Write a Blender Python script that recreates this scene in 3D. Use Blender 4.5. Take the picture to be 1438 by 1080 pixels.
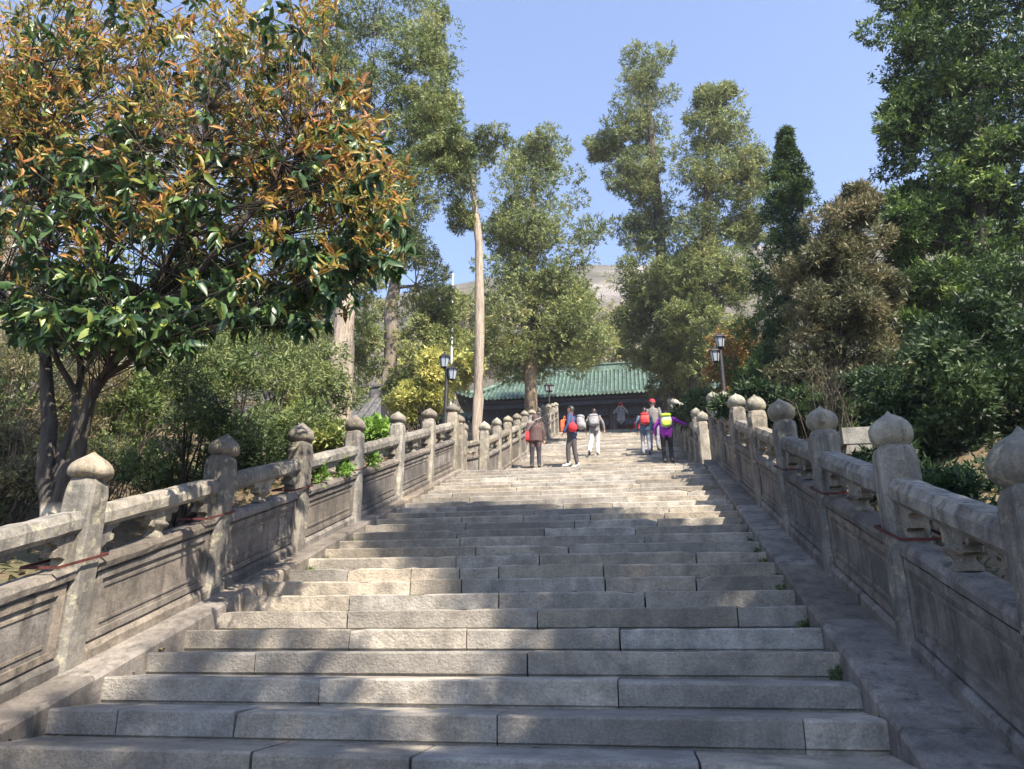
import bpy, bmesh, math, random
import numpy as np
from mathutils import Vector, Matrix
R = math.radians
rnd = random.Random(7)
rng = np.random.default_rng(11)
for o in list(bpy.data.objects): bpy.data.objects.remove(o)
scene = bpy.context.scene
col = scene.collection

# ------------------------------------------------------------------ camera, sky, sun
EYE = 1.74
FPX, PITCH, YAW = 1080.0, math.atan((905-540)/1080.0), R(9.28)
cd = bpy.data.cameras.new('camera'); cam = bpy.data.objects.new('camera', cd); col.objects.link(cam)
cd.sensor_fit = 'HORIZONTAL'; cd.sensor_width = 36.0; cd.lens = 36.0*FPX/1438.0
cd.clip_start = .05; cd.clip_end = 4000
cam.location = (0, 0, EYE); cam.rotation_euler = (R(90)+PITCH, 0, YAW)
scene.camera = cam

SUN_EL, SUN_AZ = R(48), R(139)            # azimuth clockwise from +Y
to_sun = Vector((math.sin(SUN_AZ)*math.cos(SUN_EL), math.cos(SUN_AZ)*math.cos(SUN_EL), math.sin(SUN_EL)))
world = bpy.data.worlds.new('World'); scene.world = world; world.use_nodes = True
wn = world.node_tree; wn.nodes.clear()
wo = wn.nodes.new('ShaderNodeOutputWorld'); wb = wn.nodes.new('ShaderNodeBackground'); sk = wn.nodes.new('ShaderNodeTexSky')
sk.sky_type = 'NISHITA'; sk.sun_disc = False; sk.sun_elevation = SUN_EL; sk.sun_rotation = SUN_AZ
sk.altitude = 900; sk.air_density = 1.0; sk.dust_density = 1.0; sk.ozone_density = 6.0
wb.inputs[1].default_value = 0.112
wn.links.new(sk.outputs[0], wb.inputs[0]); wn.links.new(wb.outputs[0], wo.inputs[0])
sd = bpy.data.lights.new('sun', 'SUN'); sd.energy = 5.0; sd.angle = R(0.53); sd.color = (1.0, .895, .745)
so = bpy.data.objects.new('sun', sd); col.objects.link(so); so.location = (20, -12, 40)
so.rotation_euler = (-to_sun).to_track_quat('-Z', 'Y').to_euler()
vs = scene.view_settings
vs.view_transform = 'Standard'; vs.look = 'None'; vs.gamma = 1.0; vs.exposure = 1.72; vs.use_curve_mapping = False
scene.render.engine = 'CYCLES'
scene.cycles.max_bounces = 8; scene.cycles.transparent_max_bounces = 8

# ------------------------------------------------------------------ pixel helpers (photo is 1438 x 1080)
_sp, _cp, _sy, _cy = math.sin(PITCH), math.cos(PITCH), math.sin(YAW), math.cos(YAW)
CF = np.array([-_sy*_cp, _cy*_cp, _sp]); CR = np.array([_cy, _sy, 0]); CU = np.cross(CR, CF)
def at(px, py, Y):
    r = CF + CR*(px-719)/FPX + CU*(540-py)/FPX
    return np.array([0, 0, EYE]) + r*(Y/r[1])
def depth(P): return float((np.asarray(P)-np.array([0, 0, EYE]))@CF)

# ------------------------------------------------------------------ stair profile
RISE, TREAD = .145, .4265
YA, ZA = 3.69, 1.263
SL = RISE/TREAD
N1 = 26
Y1, ZL = YA+N1*TREAD, ZA+N1*RISE
Y2 = 16.7; N2 = 39
Y3, ZT = Y2+N2*TREAD, ZL+N2*RISE
I0 = -9
YB, ZB = YA+I0*TREAD, ZA+I0*RISE
def plane(y):
    if y < YB: return ZB-RISE*.9
    if y < Y1: return ZA+(y-YA)*SL
    if y < Y2: return ZL
    if y < Y3: return ZL+(y-Y2)*SL
    return ZT

# ------------------------------------------------------------------ materials
def new_mat(name):
    m = bpy.data.materials.new(name); m.use_nodes = True; nt = m.node_tree
    return m, nt, nt.nodes['Principled BSDF']
def N(nt, t, **kw):
    n = nt.nodes.new(t)
    for k, v in kw.items(): setattr(n, k, v)
    return n
def ramp(nt, stops):
    r = N(nt, 'ShaderNodeValToRGB'); e = r.color_ramp.elements
    while len(e) < len(stops): e.new(.5)
    for x, (p, c) in zip(e, stops): x.position = p; x.color = (*c, 1)
    return r
def noise(nt, vec, scale, detail=4, rough=.6):
    n = N(nt, 'ShaderNodeTexNoise'); n.inputs['Scale'].default_value = scale
    n.inputs['Detail'].default_value = detail; n.inputs['Roughness'].default_value = rough
    nt.links.new(vec, n.inputs['Vector']); return n
def stone_mat(name, c1, c2, c3, stain, rough=.82, bump=.35, chisel=True, lichen=None, streak=.8):
    m, nt, b = new_mat(name); L = nt.links.new
    geo = N(nt, 'ShaderNodeNewGeometry'); pos = geo.outputs['Position']
    oi = N(nt, 'ShaderNodeObjectInfo')
    n1 = noise(nt, pos, 1.6, 6, .65); r1 = ramp(nt, [(.30, c1), (.5, c2), (.72, c3)]); L(n1.outputs[0], r1.inputs[0])
    # per-stone tone
    hs = N(nt, 'ShaderNodeHueSaturation'); L(r1.outputs[0], hs.inputs['Color'])
    mp = N(nt, 'ShaderNodeMapRange'); mp.inputs[3].default_value = .74; mp.inputs[4].default_value = 1.26
    L(oi.outputs['Random'], mp.inputs[0]); L(mp.outputs[0], hs.inputs['Value'])
    wm = N(nt, 'ShaderNodeMath', operation='MULTIPLY'); wm.inputs[1].default_value = 7.31; L(oi.outputs['Random'], wm.inputs[0])
    wf = N(nt, 'ShaderNodeMath', operation='FRACT'); L(wm.outputs[0], wf.inputs[0])
    wr = ramp(nt, [(0, (.94, .98, 1.04)), (.5, (1, 1, 1)), (1, (1.05, 1.0, .92))]); L(wf.outputs[0], wr.inputs[0])
    wx = N(nt, 'ShaderNodeMix', data_type='RGBA', blend_type='MULTIPLY'); wx.inputs[0].default_value = 1; L(hs.outputs[0], wx.inputs[6]); L(wr.outputs[0], wx.inputs[7])
    # stains
    n2 = noise(nt, pos, 5.0, 8, .7); r2 = ramp(nt, [(.42, (0, 0, 0)), (.68, (1, 1, 1))]); L(n2.outputs[0], r2.inputs[0])
    mx = N(nt, 'ShaderNodeMix', data_type='RGBA'); L(r2.outputs[0], mx.inputs[0]); L(wx.outputs[2], mx.inputs[6]); mx.inputs[7].default_value = (*stain, 1)
    mf = N(nt, 'ShaderNodeMath', operation='MULTIPLY'); mf.inputs[1].default_value = .8; L(r2.outputs[0], mf.inputs[0]); L(mf.outputs[0], mx.inputs[0])
    out = mx.outputs[2]
    # streaks running down
    sv = N(nt, 'ShaderNodeVectorMath', operation='MULTIPLY'); L(pos, sv.inputs[0]); sv.inputs[1].default_value = (9, 9, .7)
    n5 = noise(nt, sv.outputs[0], 1.0, 5, .7); r5 = ramp(nt, [(.50, (0, 0, 0)), (.70, (streak, streak, streak))]); L(n5.outputs[0], r5.inputs[0])
    mx5 = N(nt, 'ShaderNodeMix', data_type='RGBA'); L(r5.outputs[0], mx5.inputs[0]); L(out, mx5.inputs[6]); mx5.inputs[7].default_value = (*[x*.55 for x in stain], 1)
    out = mx5.outputs[2]
    if lichen:
        n3 = noise(nt, pos, 11, 5, .6); r3 = ramp(nt, [(.56, (0, 0, 0)), (.66, (.85, .85, .85))]); L(n3.outputs[0], r3.inputs[0])
        mx3 = N(nt, 'ShaderNodeMix', data_type='RGBA'); L(r3.outputs[0], mx3.inputs[0]); L(out, mx3.inputs[6]); mx3.inputs[7].default_value = (*lichen, 1)
        out = mx3.outputs[2]
    # grain
    n4 = noise(nt, pos, 70, 3, .7)
    ov = N(nt, 'ShaderNodeMix', data_type='RGBA', blend_type='OVERLAY'); ov.inputs[0].default_value = .55
    L(out, ov.inputs[6]); g4 = ramp(nt, [(.25, (.25, .25, .25)), (.75, (.75, .75, .75))]); L(n4.outputs[0], g4.inputs[0]); L(g4.outputs[0], ov.inputs[7])
    L(ov.outputs[2], b.inputs['Base Color'])
    b.inputs['Roughness'].default_value = rough; b.inputs['Specular IOR Level'].default_value = .35
    bp = N(nt, 'ShaderNodeBump'); bp.inputs['Strength'].default_value = bump; bp.inputs['Distance'].default_value = .02
    nb = noise(nt, pos, 22, 8, .72)
    h = nb.outputs[0]
    if chisel:
        sv2 = N(nt, 'ShaderNodeVectorMath', operation='MULTIPLY'); L(pos, sv2.inputs[0]); sv2.inputs[1].default_value = (38, 44, 50)
        nc = noise(nt, sv2.outputs[0], 1.0, 4, .6)
        ad = N(nt, 'ShaderNodeMath', operation='ADD'); L(nb.outputs[0], ad.inputs[0]); L(nc.outputs[0], ad.inputs[1]); h = ad.outputs[0]
    L(h, bp.inputs['Height']); L(bp.outputs[0], b.inputs['Normal'])
    return m
M = {}
M['step'] = stone_mat('step_stone', (.20, .182, .157), (.315, .287, .245), (.43, .39, .33), (.13, .118, .105), bump=.5, streak=.22)
M['kerb'] = stone_mat('kerb_stone', (.12, .105, .092), (.19, .165, .14), (.27, .235, .195), (.075, .065, .058), bump=.5, chisel=False)
M['rail'] = stone_mat('balustrade_stone', (.13, .118, .105), (.23, .21, .18), (.34, .31, .26), (.065, .06, .052), bump=.6, chisel=False, lichen=(.30, .28, .20))
M['panel'] = stone_mat('panel_stone', (.10, .088, .078), (.17, .15, .13), (.27, .235, .195), (.05, .045, .04), bump=.5, chisel=False)
M['cap'] = stone_mat('cap_stone', (.17, .155, .13), (.27, .25, .205), (.37, .34, .275), (.09, .085, .07), bump=.6, chisel=False, lichen=(.34, .32, .22))
M['dcap'] = stone_mat('dark_cap_stone', (.11, .095, .082), (.185, .165, .14), (.28, .25, .20), (.07, .062, .055), bump=.45, chisel=False, lichen=(.24, .22, .12))
M['wallstone'] = stone_mat('wall_stone', (.12, .115, .10), (.20, .19, .165), (.29, .27, .24), (.07, .07, .06))

def leaf_mat(name, stops, rough=.55, trans=.30, spec=.4, nscale=.8):
    m, nt, b = new_mat(name); L = nt.links.new
    a = N(nt, 'ShaderNodeAttribute', attribute_name='tint')
    oi = N(nt, 'ShaderNodeObjectInfo')
    geo = N(nt, 'ShaderNodeNewGeometry'); n1 = noise(nt, geo.outputs['Position'], nscale, 3, .6)
    s1 = N(nt, 'ShaderNodeMath', operation='MULTIPLY_ADD'); L(n1.outputs[0], s1.inputs[0]); s1.inputs[1].default_value = .9; s1.inputs[2].default_value = -.45
    s2 = N(nt, 'ShaderNodeMath', operation='ADD'); L(a.outputs['Fac'], s2.inputs[0]); L(s1.outputs[0], s2.inputs[1])
    r = ramp(nt, stops); L(s2.outputs[0], r.inputs[0])
    L(r.outputs[0], b.inputs['Base Color']); b.inputs['Roughness'].default_value = rough; b.inputs['Specular IOR Level'].default_value = spec
    t = N(nt, 'ShaderNodeBsdfTranslucent'); L(r.outputs[0], t.inputs[0])
    mx = N(nt, 'ShaderNodeMixShader'); mx.inputs[0].default_value = trans; L(b.outputs[0], mx.inputs[1]); L(t.outputs[0], mx.inputs[2])
    L(mx.outputs[0], nt.nodes['Material Output'].inputs[0])
    return m
M['jun'] = leaf_mat('juniper_leaf', [(0, (.028, .050, .018)), (.4, (.092, .138, .045)), (.75, (.205, .245, .085)), (1, (.31, .32, .12))])
M['jun_olive'] = leaf_mat('olive_leaf', [(0, (.038, .056, .024)), (.4, (.130, .168, .058)), (.75, (.25, .285, .095)), (1, (.37, .34, .13))])
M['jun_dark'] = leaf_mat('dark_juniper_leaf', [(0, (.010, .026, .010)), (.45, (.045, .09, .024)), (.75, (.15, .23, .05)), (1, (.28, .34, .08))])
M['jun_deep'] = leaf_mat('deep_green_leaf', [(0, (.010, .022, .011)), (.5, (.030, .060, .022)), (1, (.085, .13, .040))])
M['brown'] = leaf_mat('dry_leaf', [(0, (.045, .055, .026)), (.4, (.11, .115, .055)), (.72, (.20, .175, .09)), (1, (.32, .23, .12))])
M['orange'] = leaf_mat('orange_leaf', [(0, (.11, .11, .035)), (.4, (.24, .17, .05)), (1, (.38, .19, .07))])
M['yellow'] = leaf_mat('yellow_green_leaf', [(0, (0.188, 0.213, 0.062)), (.5, (0.362, 0.375, 0.100)), (1, (0.500, 0.463, 0.138))])
M['shrub'] = leaf_mat('shrub_leaf', [(0, (0.042, 0.077, 0.025)), (.5, (0.119, 0.175, 0.049)), (1, (0.280, 0.308, 0.084))])
M['fern'] = leaf_mat('bright_leaf', [(0, (.06, .13, .02)), (.5, (.13, .26, .035)), (1, (.22, .36, .06))])
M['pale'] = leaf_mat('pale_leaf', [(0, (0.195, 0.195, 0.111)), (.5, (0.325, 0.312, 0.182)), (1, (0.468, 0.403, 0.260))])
M['green_leaf'] = leaf_mat('mature_leaf', [(0, (.014, .040, .016)), (.5, (.038, .085, .030)), (.8, (.10, .16, .04)), (1, (.25, .29, .07))], rough=.38, trans=.2, spec=.5)
M['red_leaf'] = leaf_mat('young_leaf', [(0, (.14, .165, .04)), (.3, (.30, .25, .055)), (.6, (.44, .25, .065)), (.8, (.46, .20, .075)), (1, (.46, .24, .15))], rough=.42, trans=.42, spec=.4)

def simple(name, c, rough=.6, metal=0, var=.15, scale=8, bump=0, spec=.4, emit=None):
    m, nt, b = new_mat(name); L = nt.links.new
    geo = N(nt, 'ShaderNodeNewGeometry'); n1 = noise(nt, geo.outputs['Position'], scale, 6, .65)
    lo = tuple(max(0, x*(1-var*2)) for x in c); hi = tuple(min(1, x*(1+var*2)) for x in c)
    r = ramp(nt, [(.3, lo), (.7, hi)]); L(n1.outputs[0], r.inputs[0]); L(r.outputs[0], b.inputs['Base Color'])
    b.inputs['Roughness'].default_value = rough; b.inputs['Metallic'].default_value = metal; b.inputs['Specular IOR Level'].default_value = spec
    if bump:
        bp = N(nt, 'ShaderNodeBump'); bp.inputs['Strength'].default_value = bump; bp.inputs['Distance'].default_value = .02
        n2 = noise(nt, geo.outputs['Position'], scale*3, 6, .7); L(n2.outputs[0], bp.inputs['Height']); L(bp.outputs[0], b.inputs['Normal'])
    return m
def bark_mat(name, c1, c2, white_to=None):
    m, nt, b = new_mat(name); L = nt.links.new
    geo = N(nt, 'ShaderNodeNewGeometry'); sv = N(nt, 'ShaderNodeVectorMath', operation='MULTIPLY')
    L(geo.outputs['Position'], sv.inputs[0]); sv.inputs[1].default_value = (22, 22, 2.2)
    n1 = noise(nt, sv.outputs[0], 1, 7, .7); r = ramp(nt, [(.3, c1), (.68, c2)]); L(n1.outputs[0], r.inputs[0])
    out = r.outputs[0]
    if white_to is not None:
        sx = N(nt, 'ShaderNodeSeparateXYZ'); L(geo.outputs['Position'], sx.inputs[0])
        cmp_ = N(nt, 'ShaderNodeMapRange'); cmp_.inputs[1].default_value = white_to-.03; cmp_.inputs[2].default_value = white_to+.03
        cmp_.inputs[3].default_value = 1; cmp_.inputs[4].default_value = 0; L(sx.outputs[2], cmp_.inputs[0])
        mx = N(nt, 'ShaderNodeMix', data_type='RGBA'); L(cmp_.outputs[0], mx.inputs[0]); L(out, mx.inputs[6]); mx.inputs[7].default_value = (.55, .48, .38, 1)
        out = mx.outputs[2]
    L(out, b.inputs['Base Color']); b.inputs['Roughness'].default_value = .9; b.inputs['Specular IOR Level'].default_value = .2
    bp = N(nt, 'ShaderNodeBump'); bp.inputs['Strength'].default_value = 1.0; bp.inputs['Distance'].default_value = .05; L(n1.outputs[0], bp.inputs['Height']); L(bp.outputs[0], b.inputs['Normal'])
    return m
M['bark'] = bark_mat('grey_bark', (.10, .085, .07), (.27, .23, .19))
M['bark_pink'] = bark_mat('pale_bark', (.15, .122, .098), (.44, .37, .30))
M['bark_dark'] = bark_mat('dark_bark', (.035, .03, .026), (.11, .092, .08))
M['bark_brown'] = bark_mat('brown_bark', (.11, .085, .06), (.27, .21, .15))
M['twig'] = simple('dry_twig', (.16, .12, .085), .9, var=.3)
M['twig_dark'] = simple('dark_twig', (.055, .042, .034), .85, var=.3)
M['soil'] = None
def ground_mat():
    m, nt, b = new_mat('forest_floor'); L = nt.links.new
    geo = N(nt, 'ShaderNodeNewGeometry'); pos = geo.outputs['Position']
    n1 = noise(nt, pos, .5, 5, .6); r1 = ramp(nt, [(.35, (.085, .06, .035)), (.5, (.14, .10, .055)), (.65, (.06, .075, .03))]); L(n1.outputs[0], r1.inputs[0])
    n2 = noise(nt, pos, 28, 4, .75); r2 = ramp(nt, [(.35, (.3, .3, .3)), (.7, (.8, .8, .8))]); L(n2.outputs[0], r2.inputs[0])
    ov = N(nt, 'ShaderNodeMix', data_type='RGBA', blend_type='OVERLAY'); ov.inputs[0].default_value = .8; L(r1.outputs[0], ov.inputs[6]); L(r2.outputs[0], ov.inputs[7])
    L(ov.outputs[2], b.inputs['Base Color']); b.inputs['Roughness'].default_value = .95
    bp = N(nt, 'ShaderNodeBump'); bp.inputs['Strength'].default_value = .8; bp.inputs['Distance'].default_value = .05; L(n2.outputs[0], bp.inputs['Height']); L(bp.outputs[0], b.inputs['Normal'])
    return m
M['soil'] = ground_mat()
M['strap'] = simple('red_strap', (.075, .02, .018), .85, var=.35, scale=30)
M['iron'] = simple('lamp_iron', (.045, .042, .04), .45, .6, spec=.5)
M['lampglass'] = simple('lamp_glass', (.26, .29, .33), .2, 0, var=.05, spec=.6)
M['tile_green'] = simple('green_glazed_tile', (.070, .112, .085), .5, var=.42, scale=2.2, bump=.25, spec=.4)
M['tile_dgreen'] = simple('dark_green_tile', (.045, .075, .062), .5, var=.35, scale=4, spec=.35)
M['tile_grey'] = simple('grey_roof_tile', (.075, .075, .08), .7, var=.3, scale=5, bump=.3)
M['wood_dark'] = simple('dark_painted_wood', (.018, .012, .011), .55, var=.3)
M['wood_red'] = simple('red_lacquer_wood', (.16, .03, .022), .5, var=.25)
M['beam_blue'] = simple('painted_beam', (.016, .022, .040), .6, var=.4, scale=4)
M['wall_red'] = simple('red_wall_plaster', (.28, .10, .085), .85, var=.15, scale=2)
M['white_pole'] = simple('white_pole', (.62, .64, .66), .4, .2, var=.06)
M['redpaint'] = simple('red_paint', (.55, .03, .025), .5)

# ------------------------------------------------------------------ object helpers
def link(o, parent=None):
    col.objects.link(o)
    if parent is not None: o.parent = parent
    return o
def tag(o, label=None, cat=None, group=None, kind=None):
    if label: o['label'] = label
    if cat: o['category'] = cat
    if group: o['group'] = group
    if kind: o['kind'] = kind
    return o
def empty(name, loc, label=None, cat=None, group=None, kind=None, rz=0):
    o = bpy.data.objects.new(name, None); o.empty_display_size = .2; o.location = tuple(float(v) for v in loc); o.rotation_euler.z = rz; link(o)
    return tag(o, label, cat, group, kind)
def np_mesh(name, V, F, mat, tint=None, smooth=False):
    """V (n,3), F (m,k) same vertex count per face or list of arrays"""
    me = bpy.data.meshes.new(name)
    Fs = F if isinstance(F, list) else [F]
    V = np.asarray(V, np.float32)
    me.vertices.add(len(V)); me.vertices.foreach_set('co', V.ravel())
    idx = np.concatenate([np.asarray(f, np.int32).ravel() for f in Fs])
    tot = np.concatenate([np.full(len(f), np.asarray(f).shape[1], np.int32) for f in Fs])
    st = np.concatenate([[0], np.cumsum(tot)[:-1]]).astype(np.int32)
    me.loops.add(len(idx)); me.loops.foreach_set('vertex_index', idx)
    me.polygons.add(len(tot)); me.polygons.foreach_set('loop_start', st); me.polygons.foreach_set('loop_total', tot)
    if smooth: me.polygons.foreach_set('use_smooth', np.ones(len(tot), bool))
    me.update(calc_edges=True); me.validate()
    if tint is not None:
        a = me.attributes.new('tint', 'FLOAT', 'POINT'); a.data.foreach_set('value', np.asarray(tint, np.float32))
    if mat is not None: me.materials.append(M[mat] if isinstance(mat, str) else mat)
    return me
def obj(name, me, parent=None, off=None):
    o = bpy.data.objects.new(name, me); link(o, parent)
    if off is not None: o.location = off
    return o

class MB:
    """collects simple shapes into one mesh"""
    def __init__(s): s.v = []; s.f = []; s.sm = []
    def add(s, V, F, smooth=False):
        b = len(s.v); s.v += [tuple(map(float, p)) for p in V]; s.f += [tuple(b+i for i in f) for f in F]; s.sm += [smooth]*len(F)
    def box(s, x0, x1, y0, y1, z0, z1, fn=None):
        V = [(x0, y0, z0), (x1, y0, z0), (x1, y1, z0), (x0, y1, z0), (x0, y0, z1), (x1, y0, z1), (x1, y1, z1), (x0, y1, z1)]
        if fn: V = [fn(*p) for p in V]
        s.add(V, [(0, 3, 2, 1), (4, 5, 6, 7), (0, 1, 5, 4), (1, 2, 6, 5), (2, 3, 7, 6), (3, 0, 4, 7)])
    def prism(s, poly, e0, e1, fn, smooth=False):
        """poly list of (a,b); extruded from e0 to e1; fn(e,a,b)->xyz"""
        n = len(poly); V = [fn(e0, a, b) for a, b in poly]+[fn(e1, a, b) for a, b in poly]
        F = [(i, (i+1) % n, n+(i+1) % n, n+i) for i in range(n)]
        s.add(V, F, smooth); s.add(V[:n], [tuple(range(n-1, -1, -1))]); s.add(V[n:], [tuple(range(n))])
    def worn(s, poly, e0, e1, fn, seg, amp, r):
        n = len(poly); V = []
        for i in range(seg+1):
            e = e0+(e1-e0)*i/seg; da, db = r.gauss(0, amp*.5), r.gauss(0, amp*.5)
            for a, b in poly:
                k = amp*(3 if r.random() < .05 else 1); V.append(fn(e, a+r.gauss(0, k*.5)+da, b+r.gauss(0, k*.5)+db))
        F = [(i*n+j, i*n+(j+1) % n, (i+1)*n+(j+1) % n, (i+1)*n+j) for i in range(seg) for j in range(n)]
        s.add(V, F); s.add(V[:n], [tuple(range(n-1, -1, -1))]); s.add(V[-n:], [tuple(range(n))])
    def lathe(s, prof, c=(0, 0, 0), seg=18, smooth=True):
        V = []; n = len(prof)
        for r, z in prof:
            for k in range(seg):
                a = 2*math.pi*k/seg; V.append((c[0]+r*math.cos(a), c[1]+r*math.sin(a), c[2]+z))
        F = [(j*seg+k, j*seg+(k+1) % seg, (j+1)*seg+(k+1) % seg, (j+1)*seg+k) for j in range(n-1) for k in range(seg)]
        s.add(V, F, smooth); s.add(V[:seg], [tuple(range(seg-1, -1, -1))]); s.add(V[-seg:], [tuple(range(seg))])
    def tube(s, pts, rad, seg=8, smooth=True, cap=True):
        pts = [Vector(p) for p in pts]; n = len(pts)
        rad = rad if hasattr(rad, '__len__') else [rad]*n
        V = []; ref = Vector((.13, .31, 1)).normalized()
        for i, p in enumerate(pts):
            t = (pts[min(i+1, n-1)]-pts[max(i-1, 0)]).normalized()
            rf = ref if abs(t.dot(ref)) < .95 else Vector((1, .2, 0)).normalized()
            a = t.cross(rf).normalized(); b = t.cross(a)
            for k in range(seg):
                w = 2*math.pi*k/seg; V.append(p+(a*math.cos(w)+b*math.sin(w))*rad[i])
        F = [(i*seg+k, i*seg+(k+1) % seg, (i+1)*seg+(k+1) % seg, (i+1)*seg+k) for i in range(n-1) for k in range(seg)]
        s.add(V, F, smooth)
        if cap: s.add(V[:seg], [tuple(range(seg-1, -1, -1))]); s.add(V[-seg:], [tuple(range(seg))])
    def mesh(s, name, mat, off=(0, 0, 0)):
        me = bpy.data.meshes.new(name); ox, oy, oz = off
        me.from_pydata([(x-ox, y-oy, z-oz) for x, y, z in s.v], [], s.f)
        me.polygons.foreach_set('use_smooth', s.sm); me.update()
        bm = bmesh.new(); bm.from_mesh(me); bmesh.ops.recalc_face_normals(bm, faces=bm.faces); bm.to_mesh(me); bm.free()
        if mat is not None: me.materials.append(M[mat] if isinstance(mat, str) else mat)
        return me
    def build(s, name, mat, parent=None):
        off = parent_origin(parent) if parent is not None else (0, 0, 0)
        return obj(name, s.mesh(name, mat, off), parent)
def parent_origin(p):
    x = y = z = 0
    while p is not None:
        x += p.location.x; y += p.location.y; z += p.location.z; p = p.parent
    return (x, y, z)

# ------------------------------------------------------------------ ground sheet
XL_IN, XR_IN = -3.85, 1.80
def smooth01(t): t = min(1, max(0, t)); return t*t*(3-2*t)
def ground_z(x, y):
    p = plane(y)
    if XL_IN < x < XR_IN: return p-.42
    d = (XL_IN-x) if x < 0 else (x-XR_IN)
    lift = .42 if y < Y1+1 else .30
    if y > Y3-1: lift *= max(0, 1-(y-Y3+1)/2)
    if y < 0: lift *= max(0, 1+y/3)
    side = .16*max(0, d-1.2) if x < 0 else .20*max(0, d-1.0)
    side = min(side, 3.0)
    wob = .10*math.sin(1.3*x+.7*y)+.07*math.sin(2.9*x-1.7*y)
    far = 0
    if y > 58: far = (y-58)*.06
    return p+lift+side+wob*min(1, d)+far
def coords(lo, hi, fine_lo, fine_hi, step):
    a = list(np.arange(fine_lo, fine_hi+1e-6, step)); s = step; x = fine_hi
    while x < hi: s *= 1.35; x += s; a.append(x)
    s = step; x = fine_lo
    while x > lo: s *= 1.35; x -= s; a.insert(0, x)
    return a
gx = sorted(coords(-640, 640, -24, 24, .55)+[XL_IN-.002, XL_IN+.002, XR_IN-.002, XR_IN+.002])
gy = sorted(coords(-200, 500, -8, 62, .55)+[YB, Y1, Y2, Y3])
GV = np.array([(x, y, ground_z(x, y)) for y in gy for x in gx]); nx = len(gx)
GF = np.array([(j*nx+i, j*nx+i+1, (j+1)*nx+i+1, (j+1)*nx+i) for j in range(len(gy)-1) for i in range(nx-1)])
tag(obj('ground', np_mesh('ground', GV, GF, 'soil', smooth=True)), kind='structure')

# ------------------------------------------------------------------ staircase of separate stones
def interp(y, a, b, va, vb): t = (y-a)/(b-a); return va+(vb-va)*min(1.2, max(-.3, t))
def XL(y): return interp(y, 3.7, 14.8, -3.25, -3.46)
def XR(y): return interp(y, 4.5, 14.8, 1.10, 1.29)
def block(x0, x1, y0, y1, z0, z1, seed, jit=.003, seg=None, rnd_r=.012):
    """a worn stone: front top edge rounded and uneven"""
    r = np.random.default_rng(seed); L = x1-x0
    n = seg or max(4, int(L/.11))
    xs = np.linspace(x0, x1, n+1)
    cr = rnd_r*r.uniform(.7, 1.5)
    prof = [(y1, z0), (y0+.020, z0), (y0+.020, z0+.036), (y0+.004, z0+.046), (y0, z1-cr*1.1), (y0+cr*.35, z1-cr*.3), (y0+cr*1.2, z1), (y0+(y1-y0)*.5, z1-.004), (y1, z1-.002)]
    k = len(prof); V = np.zeros((n+1, k, 3))
    wob = np.cumsum(r.normal(0, jit*.5, n+1)); wob -= np.linspace(wob[0], wob[-1], n+1)
    wz = r.normal(0, jit*.45, n+1)
    tilt = r.normal(0, .003); dy = r.normal(0, .004)
    for i, x in enumerate(xs):
        e = 0
        if i == 0 or i == n: e = rnd_r*r.uniform(.2, .9)
        for j, (y, z) in enumerate(prof):
            fr = 1 if 1 <= j <= 6 else 0
            top = 1 if j >= 5 else 0
            V[i, j] = (x, y+fr*(wob[i]+dy+e*.6), z+top*(wz[i]*.8+tilt*(i/n-.5)*2-e*.45*fr))
    # hollowed middle, chipped nose
    sag = r.uniform(.0, .007)
    for i in range(n+1):
        V[i, 5:9, 2] -= sag*math.sin(math.pi*i/n)
    for _ in range(r.integers(0, 3)):
        i = r.integers(0, n+1); V[i, 4:7, 1] += r.uniform(.004, .014); V[i, 5:7, 2] -= r.uniform(.004, .014)
    if r.random() < .3:
        i = r.choice([0, n]); V[i, 4:7, 1] += .02; V[i, 4:7, 2] -= r.uniform(.01, .03)
    V = V.reshape(-1, 3); F = []
    for i in range(n):
        for j in range(k):
            a = i*k+j; b = i*k+(j+1) % k; F.append((a, b, b+k, a+k))
    mb = MB(); mb.add(V, F, False); mb.add(V[:k], [tuple(range(k))]); mb.add(V[-k:], [tuple(range(k-1, -1, -1))])
    return mb
stairs = empty('staircase', (0, 0, 0), kind='structure')
px_joints = {0: [350, 575, 985], 1: [163, 328, 698, 1130], 2: [447, 868], 3: [357, 740], 4: [490, 655, 870], 5: [487, 755, 1036],
             6: [350, 490, 700, 906], 7: [575, 648, 850, 978], 8: [487, 577, 645, 700, 848], 9: [640, 757, 978], 10: [668, 798], 11: [646, 905]}
sid = 0
for i in range(I0, N1+1):
    y0 = YA+i*TREAD; z1 = ZA+i*RISE
    xa, xb = XL(y0)-.02, XR(y0)+.02
    if i in px_joints:
        rowy = z1-.07; js = []
        for px in px_joints[i]:
            # pixel column on the riser face at this step
            best = min((abs((lambda P: P[2])(at(px, py, y0))-rowy), py) for py in range(600, 1200, 4))
            js.append(float(at(px, best[1], y0)[0]))
        js = [j for j in sorted(js) if xa+.2 < j < xb-.2]
    else:
        js = []; x = xa+rnd.uniform(.4, 1.3)
        while x < xb-.35: js.append(x); x += rnd.uniform(.55, 1.75)
    ed = [xa]+js+[xb]
    yb = y0+TREAD+.09 if i < N1 else y0+.62
    for a, b in zip(ed[:-1], ed[1:]):
        sid += 1; g = rnd.uniform(.003, .008)
        block(a+g, b-g, y0, yb, z1-RISE-.03, z1+rnd.gauss(0, .0035), sid).build('step_stone', 'step', stairs)
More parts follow.
